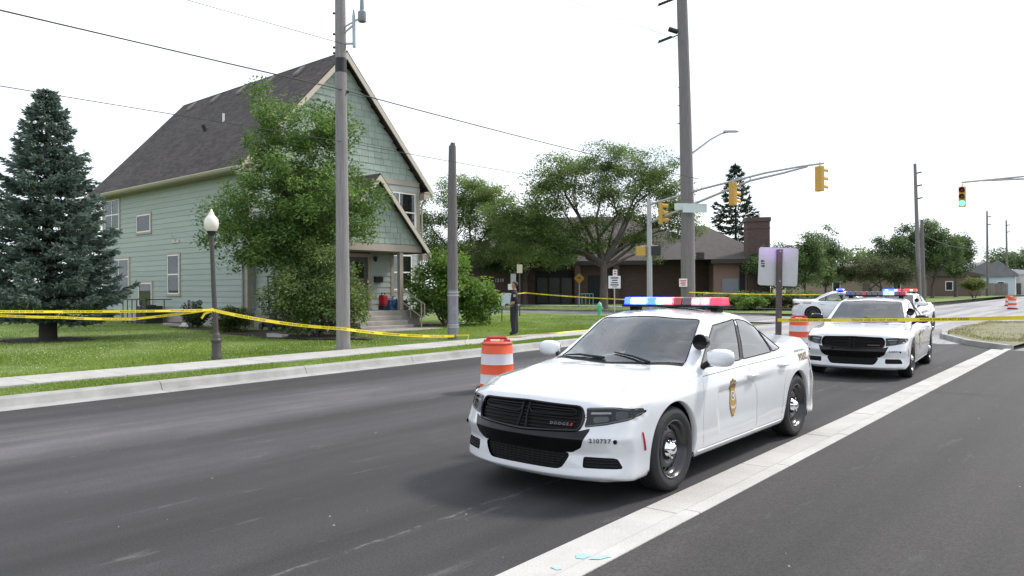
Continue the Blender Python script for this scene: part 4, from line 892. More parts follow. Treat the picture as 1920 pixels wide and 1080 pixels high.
for s, S in ((1, 'l'), (-1, 'r')):
    hl = panel(['headlight_' + S], 'headlight', M_lens)
    patch('reflector', 'x', [(s * .60, .752), (s * .74, .757), (s * .745, .742), (s * .60, .735)][::s], M_refl, off=.0015, parent=hl, cells=4)
    patch('reflector', 'x', smooth_poly([(s * .62, .715), (s * .73, .725), (s * .74, .685), (s * .63, .668)][::s], .02), mat('lamp_bowl', (.07, .075, .08), .15, metal=.6), off=.0015, parent=hl, cells=4)
    patch('reflector', 'x', smooth_poly([(s * .77, .765), (s * .84, .762), (s * .845, .70), (s * .78, .695)][::s], .02), mat('lamp_bowl2', (.05, .055, .06), .15, metal=.6), off=.0015, parent=hl, cells=4)
    outline('rim_light', 'x', [(s * .56, .775), (s * .75, .784), (s * .872, .766), (s * .892, .742), (s * .855, .70), (s * .72, .667), (s * .575, .64)], .006, mat('light_pipe', (.10, .10, .11), .2), off=.001, parent=hl, closed=False)
    fg = panel(['fog_intake_' + S], 'fog_intake', mat('grille_back', (0.004, 0.004, 0.005), .6, spec=0.2), push=(-.015, 0, 0))
    for z in (.332, .355, .378): MB().tube([cast('x', s * y, z, off=-.006) for y in np.linspace(.575, .80, 8)], .006, 6).build('slat', M_mb, fg)
    patch('marker_reflector', 'y', smooth_poly([(2.025, .585), (2.045, .585), (2.015, .43), (1.99, .43)], .01), M_red_r if s > 0 else M_red_r, s, .004, cells=4)
    pt = cast('x', s * .80, .53); MB().lathe([(.0001, .006), (.014, .006), (.018, .0), (.018, -.01)], 14, tuple(pt), 'x').build('parking_sensor', M_gb, car)
    # mirror, handle, spot lamp
    mr = MB(); base = cast('y', .80, .98, s, 0)
    shell = MB(); n = 32
    ml = []
    for (dy, rx, rz) in ((.03, .035, .05), (.06, .065, .070), (.11, .085, .083), (.19, .088, .085), (.245, .075, .074), (.275, .045, .047), (.283, .012, .014)):
        ml.append([(base.x - .05 - .02 * dy + rx * np.sign(math.cos(t)) * abs(math.cos(t)) ** .75 * (1.1 if math.cos(t) > 0 else .55), base.y + s * dy, 1.095 + rz * np.sign(math.sin(t)) * abs(math.sin(t)) ** .75) for t in np.linspace(0, 2 * math.pi, n, endpoint=False)])
    for q in ml: shell.v += q
    for i in range(len(ml) - 1):
        for k in range(n): shell.f.append((i * n + k, i * n + (k + 1) % n, (i + 1) * n + (k + 1) % n, (i + 1) * n + k))
    shell.f += [tuple(range(n)), tuple((len(ml) - 1) * n + k for k in range(n))]
    mo = shell.build('mirror', M_paint, car, smooth=True, angle=70)
    MB().tube([(base.x - .0, base.y - s * .03, .99), (base.x - .04, base.y + s * .06, 1.06)], [.03, .025], 8).build('mirror_stalk', M_mb, mo, smooth=True)
    MB().add([(base.x - .105, base.y + s * .05, 1.04), (base.x - .105, base.y + s * .255, 1.04), (base.x - .105, base.y + s * .255, 1.15), (base.x - .105, base.y + s * .05, 1.155)], [(0, 1, 2, 3)]).build('mirror_glass', M_chrome, mo)
    for D_, hx, hz in (('f' + S, -.19, .84), ('r' + S, -1.06, .88)):
        P = [cast('y', hx + dx, hz, s, o_) for dx, o_ in ((.10, -.004), (.085, .025), (0, .034), (-.085, .025), (-.10, -.004))]
        MB().tube(P, [.016, .018, .018, .018, .016], 8).build('handle', M_paint, doors[D_], smooth=True)
        patch('handle_cup', 'y', smooth_poly([(hx + .07, hz + .03), (hx - .07, hz + .03), (hx - .07, hz - .045), (hx + .07, hz - .045)], .03), mat('cup_shade', (.70, .71, .72), .4), s, .001, doors[D_], cells=4)
    outline('sill_trim', 'y', [(1.05, .255), (-1.05, .255)], .008, M_paint, s, closed=False)
sb = Vector((.66, .725, 1.17))
sl = MB().lathe([(.015, -.11), (.045, -.09), (.068, -.04), (.074, .02), (.076, .05), (.070, .055), (.02, .05)], 18, (sb.x + .05, sb.y + .065, 1.235), 'x').build('spot_lamp', M_gb, car, smooth=True)
MB().tube([(sb.x - .03, sb.y - .02, 1.165), (sb.x + .02, sb.y + .06, 1.23)], .014, 8).build('bracket', M_chrome, sl, smooth=True)
# light bar with lit modules
lb = MB().box(-.42, -.10, -.60, .60, 1.538, 1.565).build('light_bar', M_mb, car, bevel=.01)
for y in (-.5, .5): MB().box(-.33, -.19, y - .04, y + .04, 1.48, 1.539).build('foot', M_mb, lb)
E_bl = mat('blue_lit', (0.1, 0.2, 0.9), .2, emit=(0.012, 0.04, 1.0), estr=5.5); E_bw = mat('blue_white_lit', (0.5, 0.7, 1), .2, emit=(0.04, 0.12, 1.0), estr=2.6)
E_rd = mat('red_lit', (0.9, 0.05, 0.05), .2, emit=(1.0, 0.01, 0.03), estr=3.6); E_rw = mat('red_white_lit', (1, .4, .4), .2, emit=(1.0, 0.03, 0.05), estr=2.6)
D_bl = mat('blue_lens', (0.02, 0.05, 0.35), .1, coat=1); D_rd = mat('red_lens', (0.35, 0.01, 0.015), .1, coat=1); D_cl = mat('smoked_lens', (0.05, 0.05, 0.06), .1, coat=1)
ys_ = np.linspace(-.60, .60, 11); cols = [E_bl, E_bw, E_bw, E_bl, E_bw, E_rw, D_rd, D_cl, E_rw, E_rw, E_rd]
lens_objs = []
ys_ = np.linspace(-.60, .60, 12)
for i, (a, b) in enumerate(zip(ys_, ys_[1:])):
    inset = .05 if i in (0, 10) else 0
    lens_objs.append(MB().add([(-.42 + inset, a + .003, 1.565), (-.10 - inset, a + .003, 1.565), (-.10 - inset * .3, b - .003, 1.565), (-.42 + inset * .3, b - .003, 1.565), (-.40 + inset, a + .003, 1.645), (-.12 - inset, a + .003, 1.645), (-.12 - inset * .3, b - .003, 1.645), (-.40 + inset * .3, b - .003, 1.645)] if i == 0 else
        [(-.42, a + .003, 1.565), (-.10, a + .003, 1.565), (-.10 - inset, b - .003, 1.565), (-.42 + inset, b - .003, 1.565), (-.40, a + .003, 1.645), (-.12, a + .003, 1.645), (-.12 - inset, b - .003, 1.645), (-.40 + inset, b - .003, 1.645)],
        [(0, 3, 2, 1), (4, 5, 6, 7), (0, 1, 5, 4), (1, 2, 6, 5), (2, 3, 7, 6), (3, 0, 4, 7)]).build('lens', cols[i], lb, bevel=.008, seg=2))
E_core = mat('lamp_core', (1, 1, 1), .3, emit=(0.92, 0.95, 1.0), estr=7.0)
for i in (1, 2, 4, 5, 8, 9):
    a, b = ys_[i] + .02, ys_[i + 1] - .02
    for x0, x1 in ((-.112, -.094), (-.426, -.408)): MB().box(x0, x1, a, b, 1.590, 1.620).build('led_strip', E_core, lens_objs[i], bevel=.006)
# the rear-facing strobes, as narrow spots added to tint the back of the sign
for yy, col_, en in ((-.35, (0.15, 0.2, 1.0), 900), (.35, (1.0, 0.1, 0.2), 420)):
    ld = bpy.data.lights.new('strobe', 'SPOT'); ld.energy = en; ld.color = col_; ld.spot_size = R(9); ld.spot_blend = 1.0; ld.shadow_soft_size = .05
    lo2 = bpy.data.objects.new('strobe', ld); C.objects.link(lo2); lo2.parent = lb; lo2.location = (-.47, yy, 1.61); lo2.rotation_euler = Vector((-6.15, -1.2 - yy, 1.02)).to_track_quat('-Z', 'Y').to_euler()
MB().tube([(-.78, 0.12, 1.46), (-.81, 0.12, 1.53), (-.88, .12, 1.535)], [.02, .012, .004], 8).build('antenna', M_mb, car, smooth=True)
# inside
MB().box(.58, 1.12, -.68, .68, .72, .985).build('dashboard', M_int, car, bevel=.05)
MB().box(-1.9, .9, -.80, .80, .24, .32).build('cabin_floor', M_int, car)
for s in (1, -1):
    st = MB().box(-.03, .52, s * .36 - .25, s * .36 + .25, .42, .60).build('seat', M_seat, car, bevel=.05)
    m = MB().add([(.02, s * .36 - .24, .55), (.16, s * .36 - .24, .55), (.16, s * .36 + .24, .55), (.02, s * .36 + .24, .55), (-.24, s * .36 - .20, 1.12), (-.14, s * .36 - .20, 1.13), (-.14, s * .36 + .20, 1.13), (-.24, s * .36 + .20, 1.12)], [(0, 3, 2, 1), (4, 5, 6, 7), (0, 1, 5, 4), (1, 2, 6, 5), (2, 3, 7, 6), (3, 0, 4, 7)]); m.build('backrest', M_seat, st, bevel=.04)
    MB().box(-.25, -.15, s * .36 - .13, s * .36 + .13, 1.16, 1.33).build('headrest', M_seat, st, bevel=.035)
    MB().add([(.70, s * .8, .9), (.80, s * .8, .9), (.8, s * .84, .9), (.7, s * .84, .9)], [(0, 1, 2, 3)])
MB().box(-1.5, -.95, -.66, .66, .42, .62).build('rear_seat', M_seat, car, bevel=.06)
MB().add([(-1.2, -.62, .55), (-1.05, -.62, .55), (-1.05, .62, .55), (-1.2, .62, .55), (-1.45, -.58, 1.06), (-1.33, -.58, 1.07), (-1.33, .58, 1.07), (-1.45, .58, 1.06)], [(0, 3, 2, 1), (4, 5, 6, 7), (0, 1, 5, 4), (1, 2, 6, 5), (2, 3, 7, 6), (3, 0, 4, 7)]).build('rear_backrest', M_seat, car, bevel=.04)
tor = [(.55 + .05 * math.sin(t), .36 + .18 * math.cos(t), .93 + .17 * math.sin(t)) for t in np.linspace(0, 2 * math.pi, 25)]
sw = MB().tube(tor, .014, 6, cap=False).build('steering_wheel', M_mb, car, smooth=True); MB().tube([(.75, .36, .85), (.56, .36, .93)], [.04, .05], 8).build('column', M_mb, sw)
MB().box(.44, .50, -.11, .11, 1.28, 1.35).build('rear_view_mirror', M_mb, car, bevel=.015)
# markings
for s in (1, -1):
    rd = lambda u: -u if s > 0 else u
    map_text('lettering', 'POLICE', .105, lambda u, v: cast('y', -1.80 + rd(u * 1.0), .915 + v, s, .0035), M_gold_d, car, .006, 1.15)
    map_text('lettering', 'INDIANAPOLIS METRO', .036, lambda u, v: cast('y', -1.72 + rd(u * 1.1), .995 + v * .9, s, .0035), M_greyd, car, .001, 1.1)
    bx0, bz = .29, .665
    shp = [(0, .19), (.035, .165), (.055, .172), (.075, .14), (.07, .10), (.055, .07), (.07, .02), (.082, -.04), (.075, -.10), (.045, -.15), (.03, -.165), (.025, -.185), (0, -.19)]
    shp = shp + [(-a, b) for a, b in shp[-2:0:-1]]
    Q = lambda pts, k=1.0, dz=0.0: [(bx0 + a * k, bz + dz + b * k) for a, b in pts]
    door = doors['fl' if s > 0 else 'fr']
    bd = patch('badge_decal', 'y', Q(shp), M_gold_d, s, .003, door, cells=6)
    patch('badge_decal', 'y', Q(shp, .92), M_gold, s, .0042, door, cells=6)
    cc = lambda r_, z0, n=20: [(r_ * math.cos(t), z0 + r_ * math.sin(t)) for t in np.linspace(0, 2 * math.pi, n, endpoint=False)]
    patch('badge_decal', 'y', Q(cc(.050, .02)), M_silver, s, .0054, door, cells=4); patch('badge_decal', 'y', Q(cc(.034, .02)), M_gold_d, s, .0066, door, cells=4); patch('badge_decal', 'y', Q(cc(.020, .02)), M_silver, s, .0078, door, cells=3)
    patch('badge_decal', 'y', Q([(-.055, .085), (.055, .085), (.05, .108), (0, .118), (-.05, .108)]), M_silver, s, .0056, door, cells=4)
    patch('badge_decal', 'y', Q([(-.06, -.065), (-.03, -.085), (.03, -.085), (.06, -.065), (.055, -.09), (.03, -.11), (-.03, -.11), (-.055, -.09)]), M_silver, s, .0056, door, cells=4)
    patch('badge_decal', 'y', Q([(-.045, .145), (-.02, .13), (0, .165), (.02, .13), (.045, .145), (.02, .118), (-.02, .118)]), M_gold_d, s, .0056, door, cells=4)
map_text('lettering', '210737', .047, lambda u, v: cast('x', .70 + u, .535 + v, off=.008), M_greyd, car, .002, 1.1)
for y, z in ((-.42, 1.02),): pass

CAR0 = Vector((-3.955, 7.325, 0)); car.location = CAR0; car.rotation_euler = (0, 0, R(-90))
def place_car(label, loc, ang, cols2=None):
    c = copy_tree(car); c['label'] = label; c.location = loc; c.rotation_euler = (0, 0, ang)
    if cols2:
        bar = [o for o in c.children if o.name.startswith('light_bar')][0]
        for o, m_ in zip([q for q in bar.children if q.name.startswith('lens')], cols2):
            o.data = o.data.copy(); o.data.materials.clear(); o.data.materials.append(m_)
            for q in list(o.children):
                if m_ not in (E_bw, E_rw): bpy.data.objects.remove(q)
        for q in list(bar.children):
            if q.type == 'LIGHT': bpy.data.objects.remove(q)
    return c
c2 = place_car('second white police sedan facing the camera with a drum at its side', (-4.30, 17.37, 0), R(-85), [D_bl, D_cl, D_cl, D_rd, D_cl, D_cl, D_cl, E_bw, E_bw, D_cl, D_rd])
place_car('white police sedan parked broadside across the side street beyond the drum', (-11.2, 40.0, -.006), R(13), [E_bl, E_bw, E_bl, E_bw, E_bl, D_cl, D_cl, D_rd, E_rd, D_rd, D_rd])
place_car('white police sedan with blue and red lights lit, mostly hidden behind the second one', (-6.95, 31.6, -.006), R(-90), [E_bl, E_bw, E_bl, E_bl, E_bw, E_rd, D_cl, E_rd, E_rd, E_rw, E_rd])
for o in c2.children:
    if o.name.startswith('mirror'): o.data = o.data.copy(); o.data.materials.clear(); o.data.materials.append(M_gb)
# ------------------------------------------------------------------ trees and shrubs
M_bark = mat('bark', (0.10, 0.085, 0.075), 0.95, 0.35, 6, 0.8, 30, stretch=(2, 2, 0.4))
M_bark_d = mat('dark_bark', (0.05, 0.042, 0.038), 0.95, 0.35, 6, 0.8, 30, stretch=(2, 2, 0.4))
def leaves_mesh(name, C_, rad, per, size, g, flat=0.75, droop=0.25, asp=0.5, lo=0.0, clumpvar=0.25):
    """leaf blades scattered round cluster centres: each a folded diamond of two triangles"""
    k = len(C_); n = k * per; cid = np.repeat(np.arange(k), per)
    d = g.normal(size=(n, 3)); d /= np.linalg.norm(d, axis=1, keepdims=True); rr = g.random(n) ** 0.45
    P = C_[cid] + d * (rr * rad[cid])[:, None] * np.array([1, 1, flat])
    ax = g.normal(size=(n, 3)); ax[:, 2] = ax[:, 2] * .5 - droop; ax += d * .6; ax /= np.linalg.norm(ax, axis=1, keepdims=True)
    b = np.cross(ax, g.normal(size=(n, 3)) * .7 + np.array([0, 0, 1.0])); b /= np.maximum(np.linalg.norm(b, axis=1, keepdims=True), 1e-6)
    up_ = np.cross(b, ax); s = size * (0.6 + 0.8 * g.random(n))
    L, W = (ax * s[:, None]), (b * (s * asp)[:, None])
    V = np.empty((n, 4, 3)); V[:, 0] = P; V[:, 1] = P + L * .5 + W * .5 + up_ * (s * .08)[:, None]; V[:, 2] = P + L; V[:, 3] = P + L * .5 - W * .5 + up_ * (s * .08)[:, None]
    i = np.arange(n) * 4; F = np.concatenate([np.stack([i, i + 1, i + 2], 1), np.stack([i, i + 2, i + 3], 1)])
    me = mesh_np(name, V.reshape(-1, 3), F)
    cv = g.normal(0, clumpvar, k)[cid]; v = np.clip(0.45 + cv + g.normal(0, .2, n), 0, 1).astype(np.float32)
    at = me.attributes.new('rnd', 'FLOAT', 'FACE'); at.data.foreach_set('value', np.concatenate([v, v]))
    return me
def broadleaf(name, label, loc, H, crown, leaf, bark=None, seed=0, n_cl=90, per=160, size=0.13, crad=(0.5, 0.9), trunk_r=0.16, trunk_h=None, cat='tree', group=None, fork=0.35, lean=(0, 0), droop=.25, multi=1, flat=.75, shell=0.55, limbs=None, asp=.5):
    """crown = list of lobes (dx, dy, z, rx, ry, rz); clusters sit in the lobes, limbs lead to them"""
    g = np.random.default_rng(seed); rg = random.Random(seed); t = thing(name, label, cat, loc, group=group)
    vol = np.array([l[3] * l[4] * l[5] for l in crown]) ** 0.8; which = g.choice(len(crown), n_cl, p=vol / vol.sum()); cen = []
    for w_ in which:
        dx, dy, z, rx, ry, rz = crown[w_]; d = g.normal(size=3); d /= np.linalg.norm(d); r_ = shell + (1 - shell) * g.random() if g.random() < .75 else g.random() * shell
        cen.append((dx + d[0] * rx * r_, dy + d[1] * ry * r_, z + d[2] * rz * r_))
    Cn = np.array(cen); rad = crad[0] + (crad[1] - crad[0]) * g.random(n_cl)
    lm = leaves_mesh('crown', Cn, rad, per, size, g, droop=droop, flat=flat, asp=asp)
    link('crown', lm, leaf, t)
    th = trunk_h or H * fork; m = MB()
    tops = []
    for q in range(multi):
        a = 2 * math.pi * q / max(multi, 1) + rg.random(); sx, sy = (0.12 * math.cos(a), 0.12 * math.sin(a)) if multi > 1 else (0, 0)
        tp = (lean[0] + sx * 4, lean[1] + sy * 4, th)
        m.tube([(sx, sy, -.15), (sx * 1.2, sy * 1.2, .12), (tp[0] * .4 + sx, tp[1] * .4 + sy, th * .5), tp], [trunk_r * 1.5, trunk_r * 1.08, trunk_r * .92, trunk_r * .8], 10); tops.append(tp)
    m.build('trunk', bark or M_bark, t, smooth=True)
    bm_ = MB(); mains = []
    for li, lo_ in enumerate(crown):
        s = np.array(tops[li % len(tops)]) * np.array([1, 1, rg.uniform(.82, 1.0)]); e = np.array(lo_[:3]) + np.array([0, 0, lo_[5] * .35]); r0 = trunk_r * rg.uniform(.40, .58)
        j1, j2 = [np.array([rg.uniform(-.12, .12), rg.uniform(-.12, .12), rg.uniform(-.05, .08)]) * np.linalg.norm(e - s) for _ in range(2)]
        path = [s, s + (e - s) * .33 + j1, s + (e - s) * .68 + j2, e]; bm_.tube([tuple(p) for p in path], [r0, r0 * .78, r0 * .5, r0 * .2], 7, cap=False); mains.append((path, r0, li))
    nl = limbs or min(n_cl, 42)
    for i in g.choice(n_cl, nl, replace=False):
        c = Cn[i]; path, r0, _ = mains[which[i]]; k = rg.choice((1, 1, 2, 2, 2)); s = path[k] + (path[k + 1] - path[k]) * rg.random() * .6; r1 = r0 * rg.uniform(.16, .30)
        mid = s + (c - s) * .5 + np.array([rg.uniform(-.2, .2), rg.uniform(-.2, .2), abs(c[2] - s[2]) * .1]); bm_.tube([tuple(s), tuple(mid), tuple(c)], [r1, r1 * .6, r1 * .2], 5, cap=False)
        for _ in range(2):
            e = mid + np.array([rg.uniform(-.7, .7), rg.uniform(-.7, .7), rg.uniform(-.2, .6)]); bm_.tube([tuple(mid), tuple(mid * .4 + e * .6 + np.array([0, 0, .06])), tuple(e)], [r1 * .5, r1 * .3, r1 * .1], 4, cap=False)
    bm_.build('limbs', bark or M_bark, t, smooth=True)['kind'] = 'stuff'
    return t
def conifer(name, label, loc, H, Rb, leaf, seed=0, levels=24, trunk_r=.16, bottom=.6, sparse=1.0, quad=.17, droop=.25, cat='tree', twig=9, gapz=0.0, group=None, per=7):
    g = np.random.default_rng(seed); rg = random.Random(seed); t = thing(name, label, cat, loc, group=group); Pn, An = [], []
    wood = MB(); wood.tube([(0, 0, -.15), (0, 0, .1), (0, 0, H * .5), (0, 0, H * .97)], [trunk_r * 1.35, trunk_r, trunk_r * .55, .02], 9)
    br = MB()
    for l in range(levels):
        f = l / (levels - 1); z = bottom + (H - bottom) * (1 - (1 - f) ** 1.08) * .985; z += rg.uniform(-.06, .06)
        Lr = Rb * ((1 - f) ** .85) * (1.0 if f > .06 else .85) + .10; nb = max(5, int((14 - 8 * f) * sparse))
        a0 = rg.random() * 6.28
        for b in range(nb):
            a = a0 + 6.283 * b / nb + rg.uniform(-.25, .25); L = Lr * rg.uniform(.70, 1.15); zz = z + rg.uniform(-.12, .12) * (1 - f)
            dr = droop * (1 - f) ; ca, sa = math.cos(a), math.sin(a)
            tip_up = .30 * f + .10
            def pt(s): return np.array([ca * L * s, sa * L * s, zz - dr * L * math.sin(s * 2.6) * .6 + tip_up * L * s * s])
            br.tube([tuple(pt(s)) for s in (0, .35, .7, 1)], [.028 * (1 - f) + .01, .02, .012, .004], 4, cap=False)
            nt_ = max(3, int(twig * L / Rb) + 2)
            for k in range(nt_):
                s = .18 + .82 * (k + rg.random()) / nt_; p = pt(min(s, 1)); 
                for sd_ in (-1, 1):
                    tl = L * .34 * (1.12 - s) + .10; ang = a + sd_ * rg.uniform(.5, 1.0); td = np.array([math.cos(ang), math.sin(ang), rg.uniform(-.12, .22)])
                    for q in range(per):
                        Pn.append(p + td * tl * (q + rg.random()) / per); An.append(td + np.array([ca, sa, 0]) * .4)
            for q in range(4): Pn.append(pt(1 - .05 * q)); An.append(np.array([ca, sa, .3]))
    for q in range(26): Pn.append(np.array([0, 0, H - .03 * q])); An.append(np.array([rg.uniform(-.6, .6), rg.uniform(-.6, .6), 1.0]))
    P = np.array(Pn); A = np.array(An); n = len(P); A = A + g.normal(0, .45, (n, 3)); A /= np.linalg.norm(A, axis=1, keepdims=True)
    V_, F_, vals = [], [], []
    for rep in range(2):
        b = np.cross(A, g.normal(size=(n, 3))); b /= np.linalg.norm(b, axis=1, keepdims=True); s = quad * (.6 + .8 * g.random(n))
        q = np.empty((n, 4, 3)); q[:, 0] = P - A * (s * .1)[:, None]; q[:, 1] = P + A * (s * .45)[:, None] + b * (s * .13)[:, None]; q[:, 2] = P + A * s[:, None]; q[:, 3] = P + A * (s * .45)[:, None] - b * (s * .13)[:, None]
        V_.append(q.reshape(-1, 3)); i = np.arange(n) * 4 + rep * n * 4; F_.append(np.stack([i, i + 1, i + 2, i + 3], 1)); vals.append(np.clip(.45 + g.normal(0, .22, n), 0, 1))
    me = mesh_np('crown', np.vstack(V_), np.vstack(F_)); at = me.attributes.new('rnd', 'FLOAT', 'FACE'); at.data.foreach_set('value', np.concatenate(vals).astype(np.float32))
    link('crown', me, leaf, t); wood.build('trunk', M_bark_d, t, smooth=True); br.build('limbs', M_bark_d, t, smooth=True)['kind'] = 'stuff'
    return t
LZ = 0.2
L_elm = leaf_mat('elm_leaf', (0.066, 0.122, 0.034), (0.20, 0.30, 0.088), .35)
L_shrub = leaf_mat('shrub_leaf', (0.065, 0.11, 0.032), (0.20, 0.26, 0.085), .3)
L_shrub2 = leaf_mat('bright_shrub_leaf', (0.06, 0.12, 0.026), (0.21, 0.32, 0.07), .38)
L_box = leaf_mat('boxwood_leaf', (0.035, 0.065, 0.012), (0.11, 0.15, 0.025), .25)
L_boxd = leaf_mat('dark_boxwood_leaf', (0.022, 0.045, 0.014), (0.06, 0.10, 0.025), .25)
L_loc = leaf_mat('locust_leaf', (0.065, 0.108, 0.032), (0.195, 0.26, 0.082), .4)
L_dk = leaf_mat('dark_tree_leaf', (0.035, 0.068, 0.026), (0.10, 0.155, 0.055), .3)
L_crab = leaf_mat('crabapple_leaf', (0.050, 0.065, 0.030), (0.12, 0.14, 0.06), .3)
L_bsp = leaf_mat('blue_spruce_needle', (0.088, 0.13, 0.108), (0.25, 0.32, 0.275), .28)
L_nsp = leaf_mat('norway_spruce_needle', (0.035, 0.058, 0.035), (0.08, 0.12, 0.065), .12)
L_mid = leaf_mat('mid_tree_leaf', (0.056, 0.098, 0.038), (0.16, 0.225, 0.085), .35)

conifer('blue_spruce', 'blue spruce on the lawn at the left edge, in front of the house', (-25.9, 8.42, LZ), 7.75, 2.2, L_bsp, 3, levels=30, trunk_r=.26, bottom=.85, sparse=1.15, quad=.15, droop=.22, twig=12, per=13)
broadleaf('elm_tree', 'green leafy tree in front of the house corner behind the wooden utility pole', (-22.4, 14.9, LZ), 8.6,
          [(-0.2, 0, 5.0, 2.5, 2.5, 2.1), (.1, .2, 6.7, 1.7, 1.7, 1.6), (-.7, -.8, 3.6, 2.3, 2.2, 1.3), (.9, .9, 4.4, 1.9, 2.2, 1.6), (-.6, -.7, 7.7, .7, .7, 1.1), (.9, 1.0, 7.2, .8, .8, 1.0), (.2, -.2, 3.0, 1.5, 1.5, .9)], L_elm, seed=4, n_cl=430, per=120, size=.125, crad=(.28, .62), trunk_r=.10, trunk_h=2.4, multi=3, droop=.2, limbs=60)
broadleaf('shrub', 'big rounded green shrub left of the porch steps, behind the wooden pole', (-20.35, 14.4, LZ), 3.2, [(0, 0, 1.4, 1.5, 1.4, 1.3), (.3, .7, 1.2, 1.2, 1.1, 1.1), (-.2, .1, 2.45, .85, .85, .7), (-.6, -.5, 1.3, 1.0, 1.0, 1.0)], L_shrub, seed=5, n_cl=260, per=110, size=.105, crad=(.25, .42), trunk_r=.04, trunk_h=.6, multi=5, cat='shrub', limbs=40)
broadleaf('shrub', 'bright green loose shrub right of the porch handrail, behind the cut pole', (-21.7, 21.7, LZ), 3.6, [(0, 0, 1.5, 1.5, 1.5, 1.35), (.4, .6, 1.2, 1.2, 1.2, 1.1), (-.2, .2, 2.6, .8, .8, .8), (.8, 1.1, .9, .8, .8, .7)], L_shrub2, seed=6, n_cl=190, per=95, size=.145, crad=(.25, .48), trunk_r=.04, trunk_h=.7, multi=5, cat='shrub', limbs=40)
broadleaf('boxwood', 'small dark round boxwood against the side wall of the house', (-29.0, 14.75, LZ), 1.2, [(0, 0, .55, .62, .5, .5)], L_boxd, seed=7, n_cl=50, per=110, size=.07, crad=(.12, .2), trunk_r=.02, trunk_h=.3, multi=3, cat='shrub', limbs=12)
broadleaf('boxwood', 'yellowish green rounded boxwood just right of the lamp post', (-25.1, 14.1, LZ), 1.2, [(0, 0, .5, .85, .6, .5)], L_box, seed=8, n_cl=70, per=110, size=.075, crad=(.12, .22), trunk_r=.02, trunk_h=.3, multi=3, cat='shrub', limbs=12)
def at_px(px, D, z=.3): p = px2w(px, 540, D=D); return (p.x, p.y, z)
broadleaf('locust_tree', 'wide spreading locust tree on the lawn before the brick building', at_px(1132, 54), 12.0,
          [(-2.6, -2.0, 9.6, 2.7, 2.7, 1.7), (.4, .2, 10.4, 3.0, 3.0, 1.6), (3.0, 2.4, 9.6, 2.6, 2.4, 1.7), (-3.6, -3.0, 6.6, 2.4, 2.4, 1.5), (4.0, 3.2, 7.0, 1.9, 1.9, 1.4), (-2.2, -2.2, 4.6, 2.3, 2.3, 1.0), (-5.2, -3.6, 5.3, 1.9, 1.9, 1.2), (.4, .2, 8.3, 3.2, 3.0, 1.3), (-3.0, -2.4, 8.0, 2.6, 2.6, 1.4), (3.4, 2.8, 8.4, 2.4, 2.4, 1.4), (-4.2, -3.2, 5.4, 2.6, 2.6, 1.2), (-1.5, -1.2, 5.9, 2.6, 2.6, .9), (-6.0, -4.4, 6.8, 1.8, 1.8, 1.4), (-3.4, -2.6, 4.0, 2.6, 2.6, .9), (-.2, -.4, 4.6, 1.6, 1.6, .6), (2.2, 1.6, 5.0, 1.8, 1.8, .8), (4.6, 3.6, 5.6, 1.6, 1.6, .9), (1.4, .8, 6.9, 2.0, 2.0, .8), (2.9, 2.2, 6.3, 1.8, 1.8, .7), (2.7, 1.8, 3.9, 1.2, 1.2, .6)], L_loc, seed=11, n_cl=720, per=120, size=.165, crad=(.5, 1.0), asp=.42, trunk_r=.30, trunk_h=3.4, droop=.35, flat=.55, limbs=70, shell=.5)
broadleaf('locust_tree', 'leafy tree behind the right corner of the house', at_px(868, 60), 11.5,
          [(0, 0, 8.6, 3.2, 3.2, 2.0), (2.0, 1.5, 6.6, 2.8, 2.8, 1.7), (-2.5, -2, 7.0, 2.4, 2.4, 2.0), (0, 0, 4.6, 3.4, 3.4, 1.3), (3.4, 2.6, 4.4, 2.0, 2.0, 1.3), (-2.0, -1.5, 4.4, 2.0, 2.0, 1.4), (1.5, 1.0, 8.8, 2.6, 2.6, 1.6), (3.6, 2.8, 6.8, 2.0, 2.0, 1.5)], L_loc, seed=12, n_cl=400, per=125, size=.175, crad=(.55, 1.05), asp=.42, trunk_r=.26, trunk_h=3.2, droop=.35, flat=.6, limbs=55)
broadleaf('locust_tree', 'lower dark tree between the officer and the brick building', at_px(985, 66), 8.5,
          [(0, 0, 6.0, 3.6, 3.6, 1.9), (1.8, 1.3, 4.4, 2.6, 2.6, 1.2), (-2.2, -1.6, 4.2, 2.6, 2.6, 1.3)], L_dk, seed=13, n_cl=170, per=120, size=.25, crad=(.6, 1.1), trunk_r=.24, trunk_h=2.8, droop=.3, flat=.6)
conifer('norway_spruce', 'tall sparse spruce rising behind the chimney of the brick building', at_px(1380, 84), 15.2, 4.2, L_nsp, 14, levels=23, trunk_r=.25, bottom=2.0, sparse=.66, quad=.42, droop=.35, twig=9, per=6)
broadleaf('young_tree', 'rounded green tree just right of the back of the large sign', at_px(1510, 58), 6.0, [(0, 0, 3.4, 1.5, 1.5, 2.1), (.3, .2, 4.6, 1.0, 1.0, 1.1), (-.9, -.6, 2.6, 1.2, 1.2, 1.3)], L_mid, seed=15, n_cl=110, per=140, size=.165, crad=(.4, .7), trunk_r=.10, trunk_h=1.2)
broadleaf('young_tree', 'green tree partly hidden behind the back of the large sign', at_px(1447, 60), 5.6, [(0, 0, 3.3, 1.9, 1.9, 1.9), (.8, .6, 2.6, 1.4, 1.4, 1.4)], L_mid, seed=16, n_cl=110, per=140, size=.165, crad=(.45, .75), trunk_r=.10, trunk_h=1.2)
broadleaf('slender_tree', 'slender light green tree with a pointed top behind the broadside police car', at_px(1548, 66), 7.4, [(0, 0, 3.4, 1.9, 1.9, 2.0), (0, 0, 5.2, 1.3, 1.3, 1.5), (0, 0, 6.6, .6, .6, .9)], L_mid, seed=17, n_cl=120, per=130, size=.16, crad=(.35, .7), trunk_r=.11, trunk_h=1.3)
